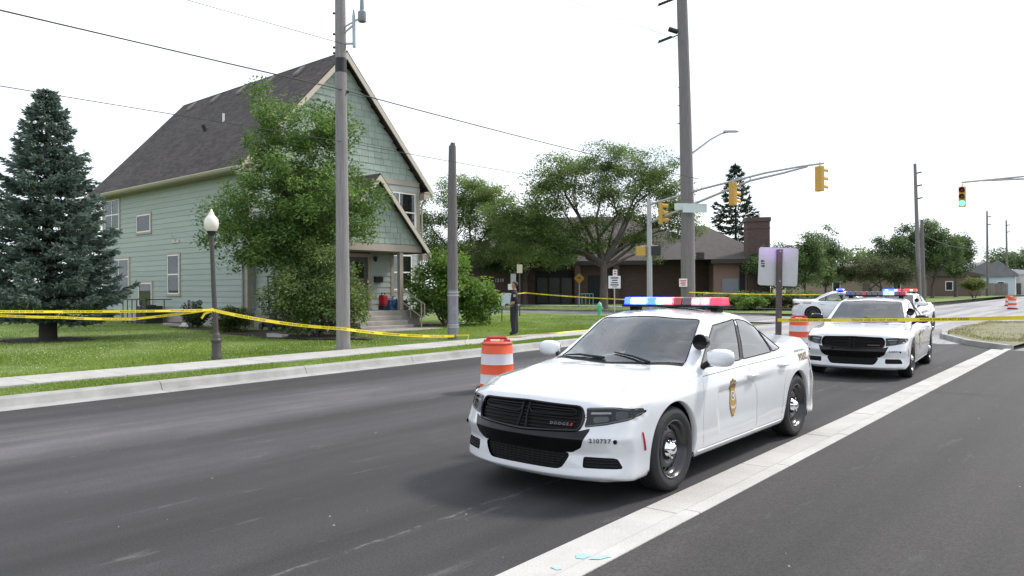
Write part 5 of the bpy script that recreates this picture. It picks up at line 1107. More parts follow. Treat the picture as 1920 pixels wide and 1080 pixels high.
broadleaf('crabapple_tree', 'low grey-green spreading tree behind the parked police cars', at_px(1642, 66), 5.0, [(0, 0, 3.2, 2.6, 2.6, 1.2), (1.6, 1.1, 2.6, 1.5, 1.5, .9), (-1.6, -1.1, 2.6, 1.5, 1.5, .9)], L_crab, seed=18, n_cl=140, per=140, size=.15, crad=(.4, .7), trunk_r=.14, trunk_h=1.3, multi=2)
broadleaf('shade_tree', 'dark tree left of the slim far utility pole', at_px(1680, 88), 9.2, [(0, 0, 5.6, 2.9, 2.9, 2.6), (.8, .6, 7.4, 1.6, 1.6, 1.6), (-1.2, -.9, 3.6, 2.2, 2.2, 1.6)], L_dk, seed=19, n_cl=130, per=150, size=.22, crad=(.6, 1.0), trunk_r=.2, trunk_h=1.8)
broadleaf('shade_tree', 'tall bushy green tree just right of the slim far utility pole', at_px(1748, 90), 10.2, [(0, 0, 5.6, 2.7, 2.7, 2.8), (0, 0, 8.0, 1.9, 1.9, 2.0), (1.5, 1.2, 5.2, 2.2, 2.2, 2.2)], L_mid, seed=20, n_cl=140, per=150, size=.22, crad=(.6, 1.0), trunk_r=.2, trunk_h=1.6)
broadleaf('shade_tree', 'dark round tree at the right end of the tree row, above the yellowish shrub', at_px(1792, 96), 8.4, [(0, 0, 5.0, 2.2, 2.2, 2.5), (.4, .3, 6.6, 1.5, 1.5, 1.5)], L_dk, seed=21, n_cl=100, per=150, size=.23, crad=(.6, 1.0), trunk_r=.2, trunk_h=1.6)
broadleaf('far_tree', 'pale far tree behind the houses at the right edge', at_px(1872, 190), 11.5, [(0, 0, 7.4, 5.0, 5.0, 3.4), (5, 4, 7.6, 5.0, 5.0, 3.8), (10, 8, 7.4, 5.0, 5.0, 3.6)], L_mid, seed=22, n_cl=150, per=70, size=.6, crad=(1.1, 1.9), trunk_r=.3, trunk_h=3)
broadleaf('far_tree', 'hazy far tree showing above the low spreading tree', at_px(1612, 130), 8.8, [(0, 0, 5.4, 6.0, 6.0, 3.2), (6, 5, 5.0, 5, 5, 3.0), (-6, -5, 4.6, 5, 5, 3)], L_mid, seed=23, n_cl=130, per=70, size=.5, crad=(1.0, 1.6), trunk_r=.3, trunk_h=2)
broadleaf('ornamental_shrub', 'yellowish green dome shrub by the far houses', at_px(1826, 88, .2), 2.9, [(0, 0, 1.75, 1.35, 1.35, .75)], leaf_mat('yellow_shrub_leaf', (0.07, 0.10, 0.02), (0.19, 0.22, 0.06), .35), seed=24, n_cl=55, per=90, size=.17, crad=(.3, .5), trunk_r=.06, trunk_h=.8, multi=3, cat='shrub')
for i, (px, D, r_, lab, lf) in enumerate(((1322, 50, 1.0, 'low green shrub at the foot of the second signal pole', L_mid), (1400, 49, 1.1, 'low spreading shrub left of the large sign post', L_shrub2), (1432, 51, 1.0, 'round green bush directly behind the large sign post', L_mid), (1476, 50, 1.1, 'yellowish low shrub right of the large sign post', L_crab), (1508, 52, 1.2, 'green bush behind the tail of the broadside police car', L_mid), (1366, 52, 1.2, 'dark low bush below the brick chimney corner', L_shrub))):
    broadleaf('bush', lab, at_px(px, D, .25), 1.3, [(0, 0, .6, r_, r_ * .8, .55), (.4, .3, .5, r_ * .7, r_ * .6, .45)], lf, seed=30 + i, n_cl=45, per=85, size=.13, crad=(.22, .4), trunk_r=.02, trunk_h=.3, multi=3, cat='shrub', group='shrubs in the corner bed', limbs=12)
# ------------------------------------------------------------------ brick building, far houses
M_brick = bpy.data.materials.new('brick'); M_brick.use_nodes = True
n = M_brick.node_tree.nodes; l = M_brick.node_tree.links; tc = n.new('ShaderNodeTexCoord'); sp_ = n.new('ShaderNodeSeparateXYZ'); l.new(tc.outputs['Object'], sp_.inputs[0]); ad = n.new('ShaderNodeMath'); l.new(sp_.outputs[0], ad.inputs[0]); l.new(sp_.outputs[1], ad.inputs[1]); cb_ = n.new('ShaderNodeCombineXYZ'); l.new(ad.outputs[0], cb_.inputs[0]); l.new(sp_.outputs[2], cb_.inputs[1])
bt = n.new('ShaderNodeTexBrick'); bt.inputs['Scale'].default_value = 1; bt.inputs['Brick Width'].default_value = .23; bt.inputs['Row Height'].default_value = .075; bt.inputs['Mortar Size'].default_value = .006
bt.inputs['Color1'].default_value = (.105, .062, .054, 1); bt.inputs['Color2'].default_value = (.075, .046, .043, 1); bt.inputs['Mortar'].default_value = (.12, .10, .09, 1); l.new(cb_.outputs[0], bt.inputs[0]); l.new(bt.outputs[0], n['Principled BSDF'].inputs['Base Color']); n['Principled BSDF'].inputs['Roughness'].default_value = .9
M_croof = mat('brown_hip_roof', (0.058, 0.048, 0.044), 0.95, .25, 3.0, .5, 25)
M_fasc = mat('dark_fascia', (0.035, 0.03, 0.028), 0.7)
bo = px2w(1130, 540, D=66); BA = YAW - R(7)
bld = thing('brick_building', 'low brown brick building with hip roof and square chimney across the side street', 'building', (bo.x, bo.y, 0.25), BA)
# building frame: x along the image, y away
bW, bR = -15.0, 9.2
MB().box(bW, bR, 0, 22, 0, 3.5).build('wall', M_brick, bld)
MB().box(9.2, 13.4, -3.0, 16, 0, 3.45).build('wall', mat('tan_brick', (0.24, 0.16, 0.135), .9, .12, 9, .2, 40), bld)
MB().box(bW - .8, bR + .3, -.8, 22.8, 3.5, 3.85).build('fascia', M_fasc, bld); MB().box(8.9, 14.0, -3.7, 16.7, 3.45, 3.80).build('fascia', M_fasc, bld)
def hip(x0, x1, y0, y1, z0, h, ins):
    m = MB(); m.add([(x0, y0, z0), (x1, y0, z0), (x1, y1, z0), (x0, y1, z0), (x0 + ins, (y0 + y1) / 2, z0 + h), (x1 - ins, (y0 + y1) / 2, z0 + h)], [(0, 1, 5, 4), (1, 2, 5), (2, 3, 4, 5), (3, 0, 4)]); return m
hip(bW - .8, bR + 3, -.8, 22.8, 3.86, 5.0, 9.5).build('roof', M_croof, bld); hip(4.5, 14.0, -3.7, 16.7, 3.81, 3.6, 4.2).build('roof', M_croof, bld)
ch = MB().box(11.9, 13.7, -3.35, -1.7, 0, 7.0).build('chimney', M_brick, bld); MB().box(11.82, 13.78, -3.43, -1.62, 6.9, 7.25).build('cap', M_brick, ch); MB().box(11.86, 13.74, -3.39, -1.66, 6.3, 6.4).build('band', M_brick, ch)
dr = MB().box(-6.0, -2.6, -.06, .05, 0, 3.0).build('entrance', M_dark, bld)
for x_ in (-5.4, -4.3, -3.2): MB().box(x_ - .45, x_ + .45, -.1, -.07, .1, 2.4).build('door_leaf', mat('dark_door_glass', (.02, .022, .025), .2), dr); MB().box(x_ + .46, x_ + .52, -.12, -.065, 0, 2.5).build('door_post', M_fasc, dr)
MB().box(-1.3, .4, -.05, .05, .2, 2.6).build('window', M_dark, bld); MB().box(9.9, 11.2, -3.05, -2.95, .9, 2.2).build('window', mat('display_window', (.18, .2, .22), .2), bld); MB().box(11.3, 11.75, -3.04, -2.96, 0, 3.3).build('recess', M_dark, bld)
for x_ in (-7.2, -2.2, 1.2): MB().box(x_ - .25, x_ + .25, -.72, -.25, 0, 3.5).build('pillar', M_brick, bld)
map_text('lettering', '1210', .42, lambda u, v: (-9.3 + u, -.03, 2.2 + v), mat('white_letter', (.6, .6, .6), .6), bld, .01)
# small far houses at the right edge
def far_house(label, px, D, W, Dp, H, rh, wall, roof, rz=0, name='far_house'):
    p = px2w(px, 540, D=D); h = thing(name, label, 'house', (p.x, p.y, 0.1), rz)
    MB().box(-W / 2, W / 2, -Dp / 2, Dp / 2, 0, H).build('wall', wall, h)
    MB().prism([(-W / 2 - .4, H), (W / 2 + .4, H), (W / 2 + .4, H + .15), (0, H + rh), (-W / 2 - .4, H + .15)], -Dp / 2 - .3, Dp / 2 + .3, 'y').build('roof', roof, h)
    for q in (-W / 4, W / 4):
        w_ = MB().box(q - .5, q + .5, -Dp / 2 - .05, -Dp / 2 + .02, 1.0, 2.3).build('window', M_wwhite, h); MB().box(q - .4, q + .4, -Dp / 2 - .06, -Dp / 2 - .02, 1.1, 2.2).build('pane', M_dark, w_)
    w_ = MB().box(W / 2 - .02, W / 2 + .05, -1.2, .2, 1.0, 2.3).build('window', M_wwhite, h); MB().box(W / 2, W / 2 + .06, -1.1, .1, 1.1, 2.2).build('pane', M_dark, w_)
    d_ = MB().box(-.45, .45, -Dp / 2 - .05, -Dp / 2 + .02, 0, 2.05).build('door', mat('far_door', (.12, .1, .09), .6), h)
    return h
M_gr = mat('grey_far_roof', (.17, .17, .18), .9, .15, 1); M_pw = mat('pale_wall', (.62, .63, .62), .8); M_bl = mat('pale_blue_wall', (.42, .50, .54), .8)
far_house('grey roofed pale house behind the dome shrub', 1836, 118, 7.5, 9, 3.0, 2.4, M_bl, M_gr, R(20))
far_house('white house with steep gable beside the far utility poles', 1872, 128, 5.0, 9, 3.4, 2.6, M_pw, M_gr, R(5))
fb = far_house('pale flat shop building at the right edge of the frame', 1915, 135, 12, 10, 3.6, .9, M_pw, mat('far_white_roof', (.6, .6, .6), .8), R(0), 'shop_building')
far_house('brown house hidden behind the row of dark trees', 1700, 108, 16, 9, 3.0, 2.2, mat('brown_wall', (.14, .10, .085), .9), mat('far_brown_roof', (.09, .07, .065), .9), R(30))
far_house('tan low house behind the low spreading tree', 1600, 100, 15, 9, 2.7, 1.9, mat('tan_wall', (.30, .24, .19), .9), mat('far_tan_roof', (.16, .13, .11), .9), R(35))
fp = px2w(1862, 540, D=108); fe = thing('plank_fence', 'grey wooden fence before the white gabled house', 'fence', (fp.x, fp.y, .1), R(30))
for i in range(16): MB().box(-2.0 + i * .25, -1.78 + i * .25, -.03, .03, 0, 2.0 + .04 * math.sin(i * 2)).build('plank', mat('fence_wood', (.20, .18, .16), .9, .2, 3, obvar=.2), fe)
for z_ in (.4, 1.6): MB().box(-2.0, 1.98, .03, .08, z_, z_ + .1).build('rail', mat('fence_wood', (.20, .18, .16), .9), fe)

# ------------------------------------------------------------------ poles, wires, lamp post
M_wood = mat('grey_pole_wood', (0.27, 0.255, 0.25), 0.95, 0.22, 5, 0.7, 40, stretch=(6, 6, 0.25))
M_wood_d = mat('dark_pole_wood', (0.155, 0.145, 0.14), 0.95, 0.25, 5, 0.7, 40, stretch=(6, 6, 0.25))
M_wood_b = mat('big_pole_wood', (0.20, 0.185, 0.185), 0.95, 0.2, 5, 0.6, 40, stretch=(6, 6, 0.25))
M_galv = mat('galvanised', (0.42, 0.43, 0.44), 0.45, .1, 8, metal=.4)
M_sigy = mat('signal_yellow', (0.55, 0.33, 0.06), 0.5, .08, 5); M_sigb = mat('signal_black', (0.02, 0.02, 0.02), .5)
def at3(px, py, D): return px2w(px, py, D=D)
P1 = (-15.95, 12.1, .17)
p1 = thing('utility_pole', 'tall weathered wooden utility pole with transformer gear and black band', 'utility pole', P1)
MB().tube([(0, 0, -.2), (.02, 0, .1), (0, 0, 4), (-.03, 0, 8), (-.06, 0, 13)], [.20, .185, .165, .145, .115], 16).build('shaft', M_wood, p1, smooth=True)
MB().tube([(-.025, 0, 7.28), (-.03, 0, 7.66)], .151, 16).build('band', mat('black_band', (.015, .015, .017), .6), p1, smooth=True)
MB().tube([(-.165, 0, 2.3), (-.165, 0, 2.95)], .02, 6).build('tag', mat('yellow_tag', (.45, .28, .05), .6), p1)
gx, gy = Rw.x, Rw.y
eqp = lambda r_, z: (Rw.x * r_, Rw.y * r_, z)
MB().tube([eqp(.1, 8.5), eqp(.55, 8.75)], .025, 6).build('bracket', M_galv, p1)
MB().lathe([(.10, 0), (.11, .02), (.11, .26), (.06, .30), (.05, .62), (.02, .70)], 12, eqp(.55, 8.62)).build('arrester', mat('grey_porcelain', (.22, .24, .26), .3), p1, smooth=True)
MB().tube([eqp(.34, 7.95), eqp(.33, 8.75), eqp(.33, 8.95)], [.045, .045, .02], 8).build('fuse', mat('pale_fuse', (.38, .45, .46), .4), p1, smooth=True)
MB().tube([eqp(.1, 8.35), eqp(.33, 8.55)], .03, 6).build('bracket', M_galv, p1); MB().tube([eqp(.1, 8.05), eqp(.33, 8.05)], .03, 6).build('bracket', M_galv, p1)
for z_ in (8.85, 7.95, 7.8, 8.3): MB().tube([eqp(-.22, z_), eqp(-.1, z_)], .03, 6).build('insulator', M_blackm, p1)
MB().tube([eqp(-.06, 6.78), eqp(.2, 6.78)], .035, 6).build('cable_clamp', M_blackm, p1)
P2 = (-16.5, 16.8, .17)
p2 = thing('cut_pole', 'dark cut-off wooden pole stub standing right of the porch', 'utility pole', P2)
MB().tube([(0, 0, -.2), (.0, 0, .1), (-.02, 0, 3), (-.0, 0, 6.1)], [.185, .175, .16, .115], 14).build('shaft', M_wood_d, p2, smooth=True)
MB().tube([(-.005, 0, 5.98), (.03, 0, 6.2)], [.11, .07], 10).build('splintered_top', M_wood_d, p2)
for z_ in (.35, .42, 1.35, 1.45): MB().tube([(-.0, 0, z_), (-.0, 0, z_ + .035)], .187, 14).build('strap', M_galv, p2, smooth=True)
m = MB(); 
for i in range(9): m.v += [(.178 * math.cos(-1.9 + i * .28), .178 * math.sin(-1.9 + i * .28), z_) for z_ in (.1, 1.55)]
m.f = [(i * 2, i * 2 + 2, i * 2 + 3, i * 2 + 1) for i in range(8)]
m.build('metal_sleeve', mat('sleeve_metal', (.22, .22, .24), .5, .2, 6, metal=.3), p2, smooth=True)
q = at3(1290, 540, 37.0); P3 = (q.x, q.y, .16)
p3 = thing('steel_pole', 'thick tall grey pole with street light arm behind the traffic signal', 'utility pole', P3)
MB().tube([(0, 0, -.1), (0, 0, 5), (-.1, -.08, 12), (-.24, -.2, 19)], [.36, .33, .28, .24], 18).build('shaft', M_wood_b, p3, smooth=True)
for z_, r_ in ((9.8, .5), (10.7, .48), (11.6, .46)): MB().tube([(-Rw.x * .2, -Rw.y * .2, z_), (-Rw.x * r_, -Rw.y * r_, z_ - .04)], [.05, .015], 6).build('step_peg', M_blackm, p3)
for z_ in (14.1, 15.95):
    ins = MB()
    for i in range(5): ins.lathe([(.04, -.05), (.10, -.02), (.10, .02), (.04, .05)], 8, (-Rw.x * (.55 + i * .13) - .2, -Rw.y * (.55 + i * .13) - .15, z_ - .05 * i))
    ins.tube([(-Rw.x * .2 - .15, -Rw.y * .2 - .1, z_ + .12), (-Rw.x * 1.2 - .2, -Rw.y * 1.2 - .15, z_ - .3)], .03, 6); ins.build('insulator', M_blackm, p3)
MB().tube([(-Rw.x * .3 - .12, -Rw.y * .3 - .1, 14.35), (-Rw.x * .75 - .12, -Rw.y * .75 - .1, 14.5)], .12, 10).build('lamp_control', M_blackm, p3)
ap = [(.25, 8.25), (.6, 8.5), (1.2, 8.95), (1.75, 9.25), (2.1, 9.33), (2.5, 9.33)]
MB().tube([(Rw.x * a - .05, Rw.y * a - .05, z_) for a, z_ in ap], [.05, .045, .04, .04, .035, .03], 8).build('lamp_arm', M_galv, p3, smooth=True)
MB().add([(Rw.x * a + nx * -Rw.y - .05, Rw.y * a + nx * Rw.x - .05, z_) for a, nx, z_ in ((1.85, -.1, 9.33), (2.65, -.13, 9.33), (2.65, .13, 9.33), (1.85, .1, 9.33), (1.9, -.06, 9.43), (2.5, -.08, 9.43), (2.5, .08, 9.43), (1.9, .06, 9.43))], [(0, 3, 2, 1), (4, 5, 6, 7), (0, 1, 5, 4), (1, 2, 6, 5), (2, 3, 7, 6), (3, 0, 4, 7)]).build('street_light', M_galv, p3, bevel=.02)
nt_ = at3(1281, 530, 36.55); sgm = thing('pole_notice', 'small white notice with red lettering on the thick grey pole', 'sign', (nt_.x, nt_.y, nt_.z), YAW)
MB().box(-.20, .20, -.01, .01, -.2, .2).build('board', mat('notice_white', (.75, .74, .72), .7), sgm)
for zz, x0, x1 in ((.10, -.15, .15), (.03, -.12, .13), (-.05, -.15, .1), (-.12, -.1, .12)): MB().box(x0, x1, -.014, -.011, zz - .02, zz + .02).build('print_line', mat('red_print', (.5, .04, .05), .7), sgm)
def slim_pole(label, px, D, top, r0, mtl=None, lean=0.0, arms=0):
    p = px2w(px, 540, D=D); t = thing('utility_pole', label, 'utility pole', (p.x, p.y, .1)); H = (541 - top - (px - 960) * .005) / FPX * D + CAM_H
    MB().tube([(0, 0, -.1), (-Rw.x * lean * H * .5, -Rw.y * lean * H * .5, H * .5), (-Rw.x * lean * H, -Rw.y * lean * H, H)], [r0, r0 * .85, r0 * .6], 10).build('shaft', mtl or M_wood_b, t, smooth=True)
    for i in range(arms): MB().tube([(-Rw.x * (lean * H * (.9 - .1 * i)), -Rw.y * lean * H * (.9 - .1 * i), H * (.93 - .09 * i)), (-Rw.x * (lean * H * (.9 - .1 * i)) + .5, -Rw.y * lean * H * (.9 - .1 * i), H * (.93 - .09 * i) + .08)], .06, 6).build('insulator', M_blackm, t)
    return t
slim_pole('slim tall utility pole standing before the dark tree row', 1724, 66, 310, .20, lean=.028, arms=3)
slim_pole('short dark pole beside the slim tall pole', 1731, 70, 415, .22, M_wood_d, .012)
slim_pole('thin far utility pole near the white gabled house', 1852, 104, 398, .17, M_wood_d, .004, 2)
slim_pole('thin far utility pole nearest the right edge of the frame', 1889, 118, 415, .17, M_wood_d, .012, 2)
def wire(label, pts, r_=.012, sag=.0):
    t = [Vector(p) for p in pts]; out = []
    for a, b in zip(t, t[1:]):
        L = (b - a).length
        for i in range(12): f = i / 12; out.append(a.lerp(b, f) - Vector((0, 0, sag * L * 4 * f * (1 - f))))
    out.append(t[-1])
    tag(MB().tube(out, r_, 5).build('overhead_wire', mat('wire_black', (.02, .02, .022), .6), smooth=True), label, 'wire', 'overhead wires along the road')
wire('thick overhead cable passing the black band of the near wooden pole', [(-15.8, -28, 7.0), (-15.85, 12.1, 6.98), (-16.4, P3[1], 7.1)], .016, .004)
wire('thin overhead wire crossing below the thick cable', [(-15.8, -28, 5.5), (-15.85, 12.1, 5.62), (-16.4, P3[1], 6.0)], .009, .004)
wire('topmost faint wire at the upper left', [(-15.7, -28, 7.9), (-15.75, 12.1, 8.15)], .008, .004)
wire('high thin wire above the cut pole', [(-16.0, 12.1, 11.8), (-17.0, P3[1], 14.0)], .008, .006)
wire('sagging far wire between the two thin far poles', [tuple(px2w(1728, 440, D=66)), tuple(px2w(1851, 462, D=104)), tuple(px2w(1884, 475, D=118)), tuple(px2w(1960, 470, D=135))], .03, .015)
lp = thing('lamp_post', 'slender brown lamp post with a pale acorn globe', 'lamp post', (-16.25, 8.75, .16))
Lt = lambda z_: (-Rw.x * .04 * z_ * .9, -Rw.y * .04 * z_ * .9)
MB().lathe([(.12, 0), (.12, .05), (.105, .08), (.105, .38), (.12, .40), (.12, .44), (.09, .47), (.085, .56), (.06, .60)], 16).build('base', M_brownm, lp, smooth=True, angle=30)
MB().tube([(0, 0, .5), (*Lt(1.6), 1.6), (*Lt(2.82), 2.82)], [.06, .055, .048], 12).build('shaft', M_brownm, lp, smooth=True)
gx0 = Lt(2.85)
MB().lathe([(.05, 2.78), (.04, 2.84), (.10, 2.92), (.11, 2.95)], 14, (gx0[0], gx0[1], 0)).build('collar', M_blackm, lp, smooth=True)
gl = MB().lathe([(.10, 2.95), (.15, 3.02), (.165, 3.12), (.15, 3.22), (.10, 3.29), (.07, 3.32), (.055, 3.37), (.035, 3.40), (.02, 3.45), (.001, 3.47)], 20, (gx0[0], gx0[1], 0)).build('globe', mat('frosted_globe', (.72, .70, .60), .35, .05, 4), lp, smooth=True)

# ------------------------------------------------------------------ traffic signals
def signal(parent, p, ang, lit=None, face=True, k=1.0):
    """three-section head hung at p (top), lenses facing local -y turned by ang"""
    h = MB().box(-.17, .17, -.02, .2, -1.10, 0).build('housing', M_sigy, parent, bevel=.03, loc=p); h.rotation_euler = (0, 0, ang); 
    for i, nme in enumerate(('red', 'amber', 'green')):
        z_ = -.19 - i * .36
        on = lit == nme
        cm = mat('lens_' + nme + ('_lit' if on else ''), {'red': (.12, .01, .01), 'amber': (.14, .07, .01), 'green': (.01, .10, .05)}[nme], .2, emit={'red': (1, .1, .1), 'amber': (1, .6, .1), 'green': (.10, 1.0, .62)}[nme] if on else None, estr=2.6 if on else 0)
        MB().lathe([(.001, -.05), (.10, -.045), (.145, -.025)], 16, (0, 0, z_), 'y').build('lens', cm, h, smooth=True)
        v = MB()
        for t in np.linspace(R(-20), R(200), 15): v.v += [(.155 * math.cos(t), -.02, z_ + .155 * math.sin(t)), (.150 * math.cos(t), -.30, z_ + .150 * math.sin(t) - .02)]
        v.f = [(j * 2, j * 2 + 2, j * 2 + 3, j * 2 + 1) for j in range(14)]; v.build('visor', M_sigy, h, smooth=True)
    MB().tube([(0, .08, 0), (0, .08, .16)], .03, 8).build('hanger', M_galv, h)
    return h
q = px2w(1218, 540, D=38.5); MP = Vector((q.x, q.y, .16))
ma = thing('signal_mast', 'grey traffic signal mast with double arm and three yellow heads behind the nearest car', 'traffic signal', MP)
tip = px2w(1545, 306, y=MP.y - .6) - MP; pt_ = px2w(1217, 382, D=38.5) - MP
MB().tube([(0, 0, 0), (0, 0, pt_.z + .2)], [.15, .12], 14).build('post', M_galv, ma, smooth=True); MB().lathe([(.22, 0), (.22, .06), (.17, .12)], 14).build('base', M_galv, ma)
up0 = Vector((0, 0, pt_.z - .05)); lo0 = Vector((0, 0, pt_.z - 1.0)); d_ = Vector((tip.x, tip.y, 0))
def arm_pt(f, z_): return (d_.x * f, d_.y * f, z_)
zt = tip.z
MB().tube([tuple(up0), arm_pt(.35, up0.z + (zt - up0.z) * .50), arm_pt(.7, up0.z + (zt - up0.z) * .88), arm_pt(.88, zt - .02), arm_pt(1.0, zt)], [.06, .055, .05, .045, .04], 10).build('upper_arm', M_galv, ma, smooth=True)
MB().tube([tuple(lo0), arm_pt(.35, lo0.z + (zt - lo0.z) * .46), arm_pt(.62, lo0.z + (zt - lo0.z) * .80), arm_pt(.80, zt - .22), arm_pt(.92, zt - .06)], [.065, .06, .055, .05, .04], 10).build('lower_arm', M_galv, ma, smooth=True)
MB().tube([arm_pt(.62, lo0.z + (zt - lo0.z) * .80), arm_pt(.62, up0.z + (zt - up0.z) * .80)], .03, 8).build('strut', M_galv, ma)
for f, ztop, a in ((.985, zt - .12, R(160)), (.53, up0.z + (zt - up0.z) * .62, R(160)), (.09, up0.z + .02, R(112))): signal(ma, arm_pt(f, ztop), a)
for (xa, ha, mtl, ttl) in ((-.42, 2.62, M_sigy, 'pedestrian_head'), (.30, 2.65, M_sigb, 'pedestrian_head')):
    px_ = MB().box(-.24, .24, -.14, .14, 0, .50).build(ttl, mtl, ma, bevel=.03, loc=(Rw.x * xa * 1.1, Rw.y * xa * 1.1, ha + .6)); px_.rotation_euler = (0, 0, YAW)
MB().tube([(-Rw.x * .45, -Rw.y * .45, 3.75), (Rw.x * .4, Rw.y * .4, 3.75)], .025, 6).build('bracket', M_galv, ma)
M_plate = mat('street_plate', (.58, .66, .64), .5)
s1 = px2w(1277, 408, D=36.6) - MP; s2 = px2w(1316, 390, D=36.4) - MP
pl = MB().box(-.62, .62, -.012, .012, -.22, .22).build('name_plate', M_plate, ma, loc=s2 - Vector((Rw.x * .35, Rw.y * .35, 0))); pl.rotation_euler = (0, 0, YAW + R(8))
pl2 = MB().box(-.32, .32, -.012, .012, -.16, .16).build('name_plate', M_plate, ma, loc=s1 + Vector((0, 0, .55))); pl2.rotation_euler = (0, 0, YAW - R(4))
q = px2w(1299, 540, D=54); sp2 = thing('signal_post', 'second grey signal post seen just right of the thick pole', 'traffic signal', (q.x, q.y, .2))
MB().tube([(0, 0, 0), (0, 0, 6.0)], [.15, .12], 12).build('post', M_galv, sp2, smooth=True)
signal(sp2, (-.1, -.1, 7.0), YAW + R(60)); hh = MB().box(-.28, .28, -.15, .15, 0, .5).build('pedestrian_head', M_sigb, sp2, bevel=.03, loc=(Rw.x * .55, Rw.y * .55, 3.6)); hh.rotation_euler = (0, 0, YAW)
MB().tube([(0, 0, 3.85), (Rw.x * .5, Rw.y * .5, 3.85)], .03, 6).build('bracket', M_galv, sp2)
tp = px2w(1803, 342, y=46.5); rm_ = thing('signal_mast', 'grey signal arm reaching in from the right edge with a lit green light', 'traffic signal', (7.0, 46.5, 0))
MB().tube([(0, 0, 0), (0, 0, tp.z - .3)], [.16, .13], 14).build('post', M_galv, rm_, smooth=True)
tx = tp.x - 7.0
MB().tube([(0, 0, tp.z - .5), (tx * .45, 0, tp.z + .05), (tx * .75, 0, tp.z + .06), (tx, 0, tp.z)], [.06, .055, .05, .05], 10).build('upper_arm', M_galv, rm_, smooth=True); MB().tube([(0, 0, tp.z - 1.5), (tx * .45, 0, tp.z - .5), (tx * .75, 0, tp.z - .12), (tx * .93, 0, tp.z)], [.06, .055, .05, .05], 10).build('lower_arm', M_galv, rm_, smooth=True)
signal(rm_, (tx + .02, 0, tp.z - .22), R(5), lit='green')

# ------------------------------------------------------------------ drums
def drum():
    t = thing('traffic_drum', 'orange and white traffic drum with red handle between the nearest car and the kerb', 'traffic drum', (-8.36, 9.58, 0), YAW, 'orange and white traffic drums'); t.scale = (1, 1, .93)
    MO = mat('drum_orange', (0.72, 0.085, 0.020), 0.5, .10, 6); MW = mat('drum_white', (0.62, 0.62, 0.65), 0.45, .06, 6); MR = mat('drum_red', (0.45, 0.02, 0.022), 0.5, .1, 8)
    zs = [.08, .24, .43, .60, .79]; rs = [.295, .290, .282, .274, .265]
    MB().lathe([(.33, 0), (.36, .02), (.36, .07), (.31, .085)], 24).build('base', mat('rubber_base', (.02, .02, .02), .8), t, smooth=True, angle=30)
    cols_ = [MO, MW, MO, MW]
    MB().lathe([(rs[0], .08), (rs[0] - .004, .145), (.2, .145)], 28).build('orange_band', MO, t, smooth=True, angle=30)
    MB().lathe([(.296, .145), (.292, .155), (.286, .325), (.2, .33)], 28).build('white_band', MW, t, smooth=True, angle=30)
    MB().lathe([(.289, .325), (.285, .335), (.277, .50), (.2, .505)], 28).build('orange_band', MO, t, smooth=True, angle=30)
    MB().lathe([(.281, .50), (.278, .51), (.270, .695), (.2, .70)], 28).build('white_band', MW, t, smooth=True, angle=30)
    MB().lathe([(.273, .695), (.270, .70), (.262, .845), (.258, .855)], 28).build('orange_band', MO, t, smooth=True, angle=30)
    MB().lathe([(.258, .852), (.268, .862), (.268, .888), (.246, .905), (.10, .915), (.001, .917)], 28).build('lid', mat('drum_lid', (0.55, 0.06, 0.03), 0.45, .1, 6), t, smooth=True, angle=30)
    h = MB(); h.tube([(-.19, 0, .90), (-.15, 0, .975), (.15, 0, .975), (.19, 0, .90)], [.035, .028, .028, .035], 8, sx=1.0); h.build('handle', MR, t, smooth=True)
    for x_ in (-.17, .17): MB().box(x_ - .06, x_ + .06, -.05, .05, .88, .945).build('lug', MR, t, bevel=.015)
    return t
d0 = drum()
for lab, loc in (('orange and white drum beside the front of the second police car', tuple(px2w(1498, 540, D=21.5).xy) + (0,)), ('nearer of the two small orange drums far down the road at the right', tuple(px2w(1898, 540, D=55).xy) + (-.006,)), ('farther small drum half hidden behind another drum at the right', tuple(px2w(1892, 540, D=64).xy) + (-.006,))):
    c_ = copy_tree(d0); c_.location = loc; c_['label'] = lab

# ------------------------------------------------------------------ signs
M_alu = mat('sign_back', (.50, .50, .51), .38, .06, 4, metal=.35); M_post = mat('sign_post_brown', (.10, .082, .072), .85, .2, 12)
q = px2w(1456, 540, D=14.0); bs = thing('road_sign', 'large square sign seen from its grey back on a brown post', 'sign', (q.x, q.y, 0), YAW - R(4))
rc = lambda cx, cz, a0: [(cx + .05 * math.cos(a0 + k * math.pi / 12), cz + .05 * math.sin(a0 + k * math.pi / 12)) for k in range(7)]
pn = MB().prism(rc(.315, .31, 0) + rc(-.315, .31, math.pi / 2) + rc(-.315, -.31, math.pi) + rc(.315, -.31, 1.5 * math.pi), -.004, 0, 'y').build('panel', M_alu, bs, loc=(0.03, 0, 2.137)); pn.rotation_euler = (0, R(2.5), 0)
MB().add([(-.045, -.006, 0), (.045, -.006, 0), (.045, -.096, 0), (-.045, -.096, 0), (.0, -.006, 2.46), (.09, -.006, 2.46), (.09, -.096, 2.46), (.0, -.096, 2.46)], [(0, 3, 2, 1), (4, 5, 6, 7), (0, 1, 5, 4), (1, 2, 6, 5), (2, 3, 7, 6), (3, 0, 4, 7)]).build('post', M_post, bs)
MB().box(-.22, .22, -.27, .17, 0, .08).build('foot', M_mb, bs, bevel=.03)
map_text('lettering', '619', .09, lambda u, v: (-.25 - v, -.010, 2.20 + u), mat('stencil_black', (.03, .03, .03), .7), bs, .004)
for zz in (1.86, 2.42): MB().lathe([(.014, 0), (.014, -.015)], 8, (.045 * zz / 2.46 * 1.0, -.096, zz), 'y').build('bolt', M_galv, bs)
